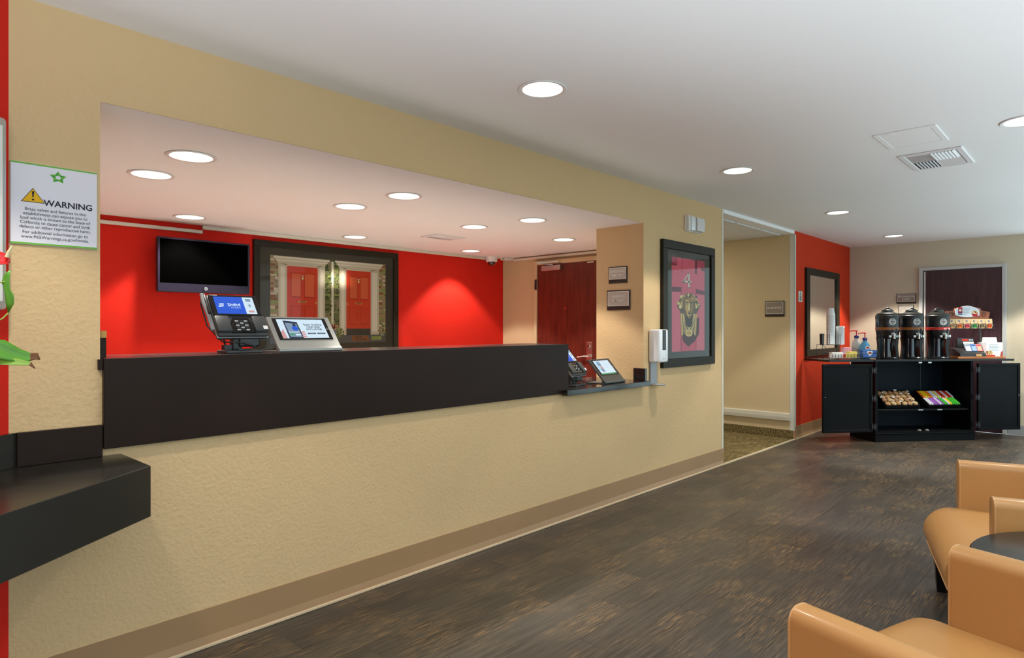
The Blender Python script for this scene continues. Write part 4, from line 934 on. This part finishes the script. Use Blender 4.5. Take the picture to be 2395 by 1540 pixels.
# coffee urns
URN = mat('urn_black', (.009, .010, .011), .24, coat=.1, spec=.4); URNM = mat('urn_matte', (.012, .012, .012), .4)
def urn(label, x, band, word=None):
    u = thing('coffee_urn', label, 'coffee urn', cl(x, .20, SLAB + .0005), CR, 'coffee urns on the cabinet')
    G().lathe([(.0001, 0), (.122, 0), (.124, .012), (.118, .022), (.0001, .022)], 32).end('base', URN, u, 40)
    for sx in (-1, 1):
        n = 8; vs = []; fs = []
        for k in range(9):
            z = .02 + .235*k/8; ro = .120 - .012*math.sin(PI*min(1, k/8*1.0)); 
            for i in range(n + 1):
                a = (PI if sx < 0 else 0) + (-.55 + 1.1*i/n)
                vs.append((ro*math.cos(a), ro*math.sin(a), z))
            for i in range(n, -1, -1):
                a = (PI if sx < 0 else 0) + (-.55 + 1.1*i/n); rin = ro - .028
                vs.append((rin*math.cos(a), rin*math.sin(a), z))
        m_ = 2*(n + 1)
        for k in range(8):
            for i in range(m_): fs.append((k*m_ + i, k*m_ + (i+1) % m_, (k+1)*m_ + (i+1) % m_, (k+1)*m_ + i))
        G().mesh(vs, fs).end('leg', URN, u, 40)
    G().lathe([(.030, .022), (.030, .25)], 16).end('sight_column', mat('urn_column', (.02, .03, .05), .08, coat=.8), u, 40)
    G().lathe([(.0001, .235), (.104, .235), (.112, .25), (.118, .30), (.124, .335), (.124, .50), (.118, .512), (.0001, .512)], 40).end('body', URN, u, 30)
    G().lathe([(.1242, .335), (.1252, .336), (.1252, .368), (.1242, .369)], 40, cap=False).end('band', band, u, 30)
    G().lathe([(.1242, .465), (.1262, .466), (.1262, .505), (.118, .512)], 40, cap=False).end('collar', URNM, u, 30)
    G().lathe([(.118, .512), (.112, .528), (.065, .548), (.062, .548), (.062, .570), (.056, .574), (.0001, .574)], 36).end('lid', mat('urn_lid', (.025, .026, .022), .3), u, 30)
    g = G(); g.tube([(-.035, 0, .572), (-.02, 0, .588), (.0, -.004, .594), (.022, 0, .584), (.05, 0, .574)], .009, 8); g.end('lid_handle', BLACK, u, 40)
    # badge wrapped on the front of the body
    ang = math.radians(-90 - 13)
    B = Matrix.Translation((0, 0, .432)) @ Matrix.Rotation(ang + PI/2, 4, 'Z') @ Matrix.Translation((0, -.1262, 0))
    g = G(B); g.ring(0, 0, .0, .040, 0, 0); g.ring(0, 0, .030, .0325, -.0004, 1); g.text('B&B', .026, 0, 0, -.0004, 1, bold=.03); g.disc(0, .022, .012, .004, -.0004, 1); g.disc(0, -.022, .012, .004, -.0004, 1)
    for v in g.bm.verts: pass
    g.end('badge', [ink('badge_white', '#d8d8d6'), INK_D], u, 'flat')
    if word:
        g = G(Matrix.Translation((0, 0, .352)) @ Matrix.Rotation(math.radians(6), 4, 'Z') @ Matrix.Translation((0, -.1275, 0))); g.text(word, .021, 0, 0, 0, bold=.03); g.end('lettering', INK_W, u, 'flat')
    Fm = Matrix.Rotation(math.radians(-13), 4, 'Z')
    G(Fm).box(-.045, .045, -.150, -.118, .246, .278, r=.006).end('faucet_guard', METAL, u, 40)
    G(Fm).box(-.022, .030, -.156, -.1505, .252, .272, r=.002).end('guard_slot', BLACKG, u)
    g = G(Fm); g.cyl((.0, -.135, .29), (.0, -.17, .29), .017, 12); g.cyl((0, -.168, .30), (0, -.168, .235), .012, 12); g.box(-.02, .01, -.150, -.118, .276, .306, r=.003); g.end('faucet', METAL, u, 40)
    g = G(Fm); g.tube([(.012, -.172, .295), (.018, -.180, .325), (.02, -.176, .352)], .009, 8); g.end('faucet_lever', BLACK, u, 40)
    g = G(Fm); g.box(.09, .112, -.07, -.05, .25, .278, r=.002); g.end('side_clip', METAL, u)
    return u
BRN = mat('urn_band_brown', '#9a5a26', .4); RDB = mat('urn_band_red', '#c8281f', .4)
urn('black coffee urn with brown band, leftmost of the three', .300, BRN)
urn('black coffee urn with brown band, in the middle of the three', .606, BRN)
urn('black hot water urn with red band beside the oatmeal stand', .940, RDB, 'hot water')

# condiment rack: two-tier wire caddy
rk = thing('condiment_rack', 'two-tier black wire condiment rack on the left leaf of the coffee cabinet', 'rack', cl(-.30, .20, SLAB + .0005), CR)
def wires(name, paths, r=.0028): 
    g = G()
    for p in paths: g.tube(p, r, 5)
    return g.end(name, WIRE, rk, True)
zt = .165
wires('upper_frame', [[(-.215, .0, zt), (.035, .0, zt), (.035, .11, zt), (-.215, .11, zt), (-.215, .0, zt)], [(-.215, .055, zt), (.035, .055, zt)], [(-.09, 0, zt), (-.09, .11, zt)]])
wires('upright', [[(-.215, .0, 0), (-.215, .0, zt)], [(-.215, .11, 0), (-.215, .11, zt)], [(.035, .11, 0), (.035, .11, zt)], [(-.215, 0, zt), (-.14, -.09, .055)]])
wires('lower_basket', [[(-.205, -.12, z), (.175, -.12, z), (.175, -.01, z), (-.205, -.01, z), (-.205, -.12, z)] for z in (.018, .062)] + [[(-.205 + .038*i, -.12, .018), (-.205 + .038*i, -.12, .062)] for i in range(11)])
wires('foot', [[(x, y, 0), (x, y, .018)] for x in (-.205, .175, -.02) for y in (-.12, -.01)])
for pth in ([(-.15, .0, zt), (-.15, .0, zt + .125), (-.125, .0, zt + .125), (-.125, .0, zt)], [(-.02, .0, zt), (-.02, .0, zt + .125), (.005, .0, zt + .125), (.005, 0, zt)], [(.035, .11, zt), (.035, .11, zt + .14)]): wires('cup_guide', [pth])
wires('side_basket', [[(.19, -.13, z), (.40, -.13, z), (.40, -.04, z), (.19, -.04, z), (.19, -.13, z)] for z in (.02, .07)] + [[(.19, -.13, 0), (.19, -.13, .07)], [(.40, -.13, 0), (.40, -.13, .07)], [(.19, -.04, 0), (.19, -.04, .11), (.16, -.01, .13), (.13, -.01, .12), (.19, -.08, .03)]])

FOAM = mat('foam_white', (.80, .82, .82), .6)
cup = None
def rack_at(x, y, z): return tuple(Vector(cl(-.30 + x, .20 + y, SLAB + z)))
for i in range(18):
    zc = zt + .004 + i*.0195
    if cup is None:
        cup = G().lathe([(.0455, 0), (.0475, .002), (.0475, .010), (.0455, .012), (.033, .092), (.030, .094), (.0001, .094)], 24).end('foam_cup', FOAM, None, 40); o = cup
    else: o = cup.copy(); COL.objects.link(o)
    o.location = rack_at(-.075, .055, zc)
    tag(o, 'upside-down white foam cup, topmost of the tall cup stack' if i == 17 else 'white foam cup, ' + ORD[i] + ' from the bottom of the tall cup stack', 'cup', 'cups in the tall stack')
sl = thing('lid_holder', 'white cup lid stack standing on the wire condiment rack', 'cup lids', rack_at(.045, .055, zt + .003), CR)
G().lathe([(.0001, 0), (.043, 0), (.043, .19), (.046, .192), (.046, .205), (.040, .214), (.0001, .216)], 28).end('lid_stack', FOAM, sl, 40)
g = G(); 
for k in range(10): g.lathe([(.0432, .01 + k*.018), (.0440, .012 + k*.018), (.0432, .014 + k*.018)], 24, cap=False)
g.end('lid_rims', mat('lid_rim', (.68, .70, .70), .5), sl, 40)['kind'] = 'stuff'
st2 = thing('stirrer_holder', 'small black stirrer cup on the end of the wire condiment rack', 'holder', rack_at(-.185, .055, zt + .003), CR)
G().lathe([(.022, 0), (.026, .122), (.024, .122), (.020, .004), (.0001, .004)], 18).end('cup', BLACKG, st2, 40)
for i in range(7):
    a = i*.9; G().cyl((.012*math.cos(a), .012*math.sin(a), .006), (.017*math.cos(a), .017*math.sin(a), .128), .0022, 6).end('stirrer', BLACK, st2)
def packets(label, n, x0, dx, y, z, col, w, h, grp, lean=.1):
    pm_ = None
    for i in range(n):
        if pm_ is None:
            o = pm_ = G().box(-.0025, .0025, -w/2, w/2, 0, h, r=.0015, seg=1).end('sweetener_packet', mat('packet_' + grp.split()[0], col, .6, var=.08, vscale=90))
        else: o = pm_.copy(); COL.objects.link(o)
        o.location = rack_at(x0 + i*dx, y, z); o.rotation_euler = (0, lean + .02*(i % 3), CR)
        tag(o, label + ', ' + ORD[i] + ' from the left', 'packet', grp)
packets('white sugar packet in the low basket of the condiment rack', 16, -.155, .0085, -.065, .020, (.82, .82, .80), .07, .062, 'white sugar packets')
packets('pink sweetener packet behind the yellow ones in the condiment rack', 11, .035, .0085, .0, .06, (.78, .42, .48), .07, .075, 'pink sweetener packets')
packets('yellow sweetener packet in the low basket of the condiment rack', 11, .055, .0085, -.065, .020, (.80, .68, .14), .07, .068, 'yellow sweetener packets')

def creamer(label, x, y, body, lab, h):
    c = thing('creamer_bottle', label, 'creamer bottle', cl(x, y, SLAB + .001), CR, 'creamer pump bottles')
    G().lathe([(.0001, 0), (.050, 0), (.055, .008), (.056, h*.55), (.048, h*.80), (.024, h*.95), (.020, h), (.0001, h)], 28).end('bottle', body, c, 40)
    if lab:
        g = G(Matrix.Translation((0, -.0575, 0))); g.disc(-.006, h*.62, .030, .022, 0, 0); g.p2([(-.045, h*.34), (.045, h*.46), (.045, h*.40), (-.045, h*.26)], -.0004, 1); g.disc(.0, h*.24, .030, .016, -.0002, 2); g.disc(-.006, h*.62, .018, .011, -.0005, 3); g.end('front_print', [INK_W, ink('label_navy', '#143c8c'), ink('label_orange', '#d88a4a'), ink('label_red', '#c0282c')], c, 'flat')
    G().lathe([(.022, h), (.022, h + .01), (.026, h + .012), (.026, h + .030), (.014, h + .036), (.0001, h + .036)], 20).end('pump_collar', mat('pump_navy', (.02, .03, .20), .25), c, 40)
    g = G(); g.cyl((0, 0, h + .034), (0, 0, h + .085), .006, 8); g.tube([(.012, 0, h + .090), (-.03, 0, h + .092), (-.078, 0, h + .088), (-.084, 0, h + .078)], .006, 8); g.end('pump_head', mat('pump_red', (.75, .02, .03), .3), c, 40)
    return c
creamer('blue creamer pump bottle in front, beside the coffee urns', .04, .235, mat('creamer_blue', (.12, .42, .68), .25), True, .21)
creamer('pale creamer pump bottle with red pump behind the blue one', .02, .36, mat('creamer_cream', (.72, .66, .58), .3), False, .235)
bx = thing('creamer_box', 'small blue box with white heart splash in the wire rack', 'box', cl(-.004, .115, SLAB + .024), CR)
G().box(-.085, .085, -.03, .03, 0, .082, r=.001, seg=1).end('carton', mat('carton_blue', (.02, .11, .42), .4), bx)
g = G(); g.p2([(0, .010), (.03, .040), (.038, .058), (.028, .070), (.010, .072), (0, .064), (-.010, .072), (-.028, .070), (-.038, .058), (-.03, .040)], -.0306, 0); g.disc(0, .05, .020, .011, -.031, 1); g.end('print', [INK_W, ink('label_red', '#c0282c')], bx, 'flat')

# oatmeal stand
oat = thing('oatmeal_display_stand', 'oatmeal stand with wooden arched header and wire pouch rack on the right leaf', 'display stand', cl(1.43, .24, SLAB + .0005), CR)
PINE = mat_wood('orange_pine', (.38, .12, .03), (.52, .19, .055), .45, (1.2, 10, 10), 4)
PINE2 = mat_wood('carved_cedar', (.22, .055, .016), (.34, .09, .026), .5, (2, 10, 10), 4)
G().box(-.31, .305, -.14, .13, 0, .022, r=.003).end('base_board', PINE, oat)
for x in (-.22, .20): G().box(x - .012, x + .012, .105, .125, .0225, .50, r=.002, seg=1).end('post', BLACK, oat)
hd = [(-.28, .475), (.30, .475), (.315, .555), (.20, .575), (.19, .60), (.02, .635), (-.15, .60), (-.16, .572), (-.27, .562)]
G().prism(hd, .09, .104, 'y').end('header_board', PINE2, oat)
g = G()
for cx_, s_ in ((-.205, 1), (.235, -1)):
    g.tube([(cx_ + s_*r_*math.cos(a), .0885, .522 + r_*math.sin(a)) for a, r_ in [(k*.45, .008 + .0014*k) for k in range(20)]], .003, 5)
g.end('carved_spiral', mat('carving_dark', (.07, .02, .008), .6), oat, True)
sp = []
for k in range(13): t_ = k/12; sp.append((-.155 + .32*t_, .585 + .045*math.sin(PI*t_)))
for k in range(13): t_ = k/12; sp.append((.165 - .32*t_, .515 - .025*math.sin(PI*t_)))
G().prism(sp, .080, .089, 'y').end('sign_panel', mat('sign_white', (.74, .76, .80), .4), oat)
g = G(); g.rect(-.118, -.062, .540, .612, .0795, 0); g.rect(-.118, -.062, .520, .548, .0793, 1); g.disc(-.09, .575, .017, .016, .0790, 2); g.text('QUAKER', .013, -.09, .533, .0788, 2, bold=.02)
for z, w_ in ((.588, .085), (.565, .07), (.545, .075), (.525, .05)): g.rect(-.05, -.05 + w_, z, z + .007, .0793, 3)
g.p2([(.058, .545), (.15, .545), (.135, .505), (.075, .500)], .0793, 0); g.disc(.104, .552, .048, .022, .0790, 4)
for k in range(12): g.disc(.104 + rr.uniform(-.035, .035), .552 + rr.uniform(-.012, .014), .006, y=.0787, m=[5, 0, 6][k % 3], n=7)
g.end('sign_print', [ink('sg_red', '#b3202c'), ink('sg_blue', '#1f2d6b'), INK_W, ink('sg_grey', '#a7b4c8'), ink('sg_oat', '#e3cfa6'), ink('sg_brown', '#7a4a25'), ink('sg_nut', '#c79a5c')], oat, 'flat')
g = G()
for z, y_ in ((.352, .02), (.352, .09), (.40, .016)): g.tube([(-.28, y_, z), (.31, y_, z)], .003, 5)
for k in range(6):
    x = -.235 + k*.098; g.tube([(x - .036, .016, .352), (x - .036, .014, .402), (x - .028, .014, .412), (x + .028, .014, .412), (x + .036, .014, .402), (x + .036, .016, .352)], .003, 5)
for x in (-.28, .31): g.tube([(x, .02, .352), (x, .09, .352), (x, .09, .45)], .003, 5)
g.end('pouch_rack', WIRE, oat, True)
cols = [('tan', '#b9915e'), ('orange', '#e2702c'), ('pink', '#d84a58'), ('green', '#3d9b4f'), ('brown', '#8a7452'), ('coral', '#ea5f2d')]
for k, (nm, cc_) in enumerate(cols):
    p_ = thing('oatmeal_pouch', 'kraft topping pouch with ' + nm + ' label in the oatmeal stand rack', 'pouch', cl(1.43 + -.235 + k*.098, .24 + .052, SLAB + .356), CR, 'topping pouches in the oatmeal stand')
    vs = []; 
    for z, wx, wy in ((0, .036, .014), (.03, .044, .020), (.075, .046, .012), (.115, .050, .002)):
        vs += [(-wx, -wy, z), (wx, -wy, z), (wx, wy, z), (-wx, wy, z)]
    fs = [(0, 1, 2, 3), (12, 13, 14, 15)] + [(i*4 + j, i*4 + (j+1) % 4, (i+1)*4 + (j+1) % 4, (i+1)*4 + j) for i in range(3) for j in range(4)]
    G().mesh(vs, fs).end('pouch', mat('kraft_paper', (.50, .36, .19), .7, var=.15, vscale=40), p_, 60)
    g = G(); g.mesh([(-.030, -.0165, .008), (.030, -.0165, .008), (.032, -.0210, .035), (-.032, -.0210, .035), (.030, -.0165, .058), (-.030, -.0165, .058)], [(0, 1, 2, 3), (3, 2, 4, 5)]); g.end('label_patch', ink('pouch_' + nm, cc_), p_, 'flat')
    g = G(); g.mesh([(-.012, -.0125, .080), (.010, -.0125, .080), (.010, -.0085, .096), (-.012, -.0085, .096)], [(0, 1, 2, 3)]); g.end('maker_patch', ink('pouch_blue', '#4a5a86'), p_, 'flat')
po = thing('packet_organizer', 'black packet organizer with tilted packets on the oatmeal stand board', 'organizer', cl(1.43, .24, SLAB + .0235), CR)
G().prism([(-.13, 0), (.06, 0), (.06, .10), (-.03, .09), (-.13, .035)], -.275, .055, 'x').end('body', BLACK, po)
G().box(-.16, .055, .045, .075, .1005, .215, r=.002, seg=1).end('header_strip_holder', BLACK, po)
g = G(); g.rect(-.10, -.015, .182, .206, .0445, 0); g.end('red_strip', ink('strip_red', '#c0382a'), po, 'flat')
for k in range(5): G().rect(-.005 + k*.011, .003 + k*.011, .184, .202, .0445).end('strip_block', [INK_W, ink('strip_blue', '#4a73a8')][k % 2], po, 'flat')
G().box(-.09, .052, .036, .0449, .145, .170, r=.001, seg=1).end('paper_strip', INK_W, po)
G().box(-.075, .0, -.136, -.1305, .004, .030).end('tan_label', ink('tan', '#caa06a'), po)
for k, (nm, cc_, x, lb) in enumerate((('blue', '#5d7fb0', -.045, 'blue'), ('pink', '#cf6e6a', .025, 'pink'), ('silver', '#9fa9b4', -.12, 'silver grey'))):
    p_ = thing('oatmeal_packet', lb + ' oatmeal packet leaning in the black organizer', 'packet', cl(1.43 + x, .24 - .085, SLAB + .082), CR, 'oatmeal packets'); p_.rotation_euler = (math.radians(-26), 0, CR)
    G().box(-.036, .036, -.006, .006, 0, .095, r=.002, seg=1).end('sachet', mat('sachet_' + nm, cc_, .35, var=.1, vscale=50), p_)
    g = G(); g.rect(-.026, .026, .012, .065, -.0066, 0); g.rect(-.026, .026, .070, .082, -.0066, 1); g.end('print', [ink('sachet_a_' + nm, ['#8fa8cc', '#e0a58c', '#c6cdd4'][k]), ink('sachet_b_' + nm, ['#2c4a84', '#b23848', '#66727e'][k])], p_, 'flat')
cbx = thing('cup_dispenser_box', 'white printed cup box on the right end of the oatmeal stand', 'box', cl(1.43 + .175, .24 - .06, SLAB + .0235), CR)
G().box(-.105, .11, -.06, .07, 0, .165, r=.001, seg=1).end('carton', mat('carton_white', (.72, .78, .80), .5), cbx)
g = G(); y_ = -.0605
g.disc(-.065, .040, .050, .030, y_ - .0002, 0); g.rect(-.105, .01, .0, .018, y_ - .0003, 1)
for k in range(14): g.disc(-.065 + rr.uniform(-.04, .035), .042 + rr.uniform(-.016, .02), .008, y=y_ - .0004, m=[2, 3, 0][k % 3], n=7)
for k in range(5): g.rect(-.062, -.054, .135 - k*.017, .142 - k*.017, y_ - .0003, 4); g.rect(-.048, .055 - .012*(k % 2), .136 - k*.017, .141 - k*.017, y_ - .0003, 5)
g.p2([(.075, .0), (.11, .0), (.11, .07), (.085, .05)], y_ - .0003, 3)
g.end('front_print', [ink('cd_oat', '#d9c08c'), ink('cd_red', '#c2402e'), ink('cd_nut', '#8a5a2e'), ink('cd_berry', '#a8483c'), ink('cd_dark', '#3a4658'), ink('cd_grey', '#8fa0a8')], cbx, 'flat')
for i, (x, lab) in enumerate(((-.09, 'white paper cup on top of the cup box, nearer the urns'), (.0, 'white paper cup on top of the cup box, nearer the box end'))):
    o = G().lathe([(.0001, 0), (.038, 0), (.030, .055), (.028, .057), (.0001, .057)] if False else [(.042, 0), (.043, .004), (.034, .058), (.031, .060), (.0001, .060)], 22).end('paper_cup', FOAM, None, 40)
    o.location = cl(1.43 + .175 + x + .045, .24 - .05, SLAB + .0235 + .1655 - (.008 if i else 0) + (.008 if i else 0)); tag(o, lab, 'cup', 'paper cups on the box')
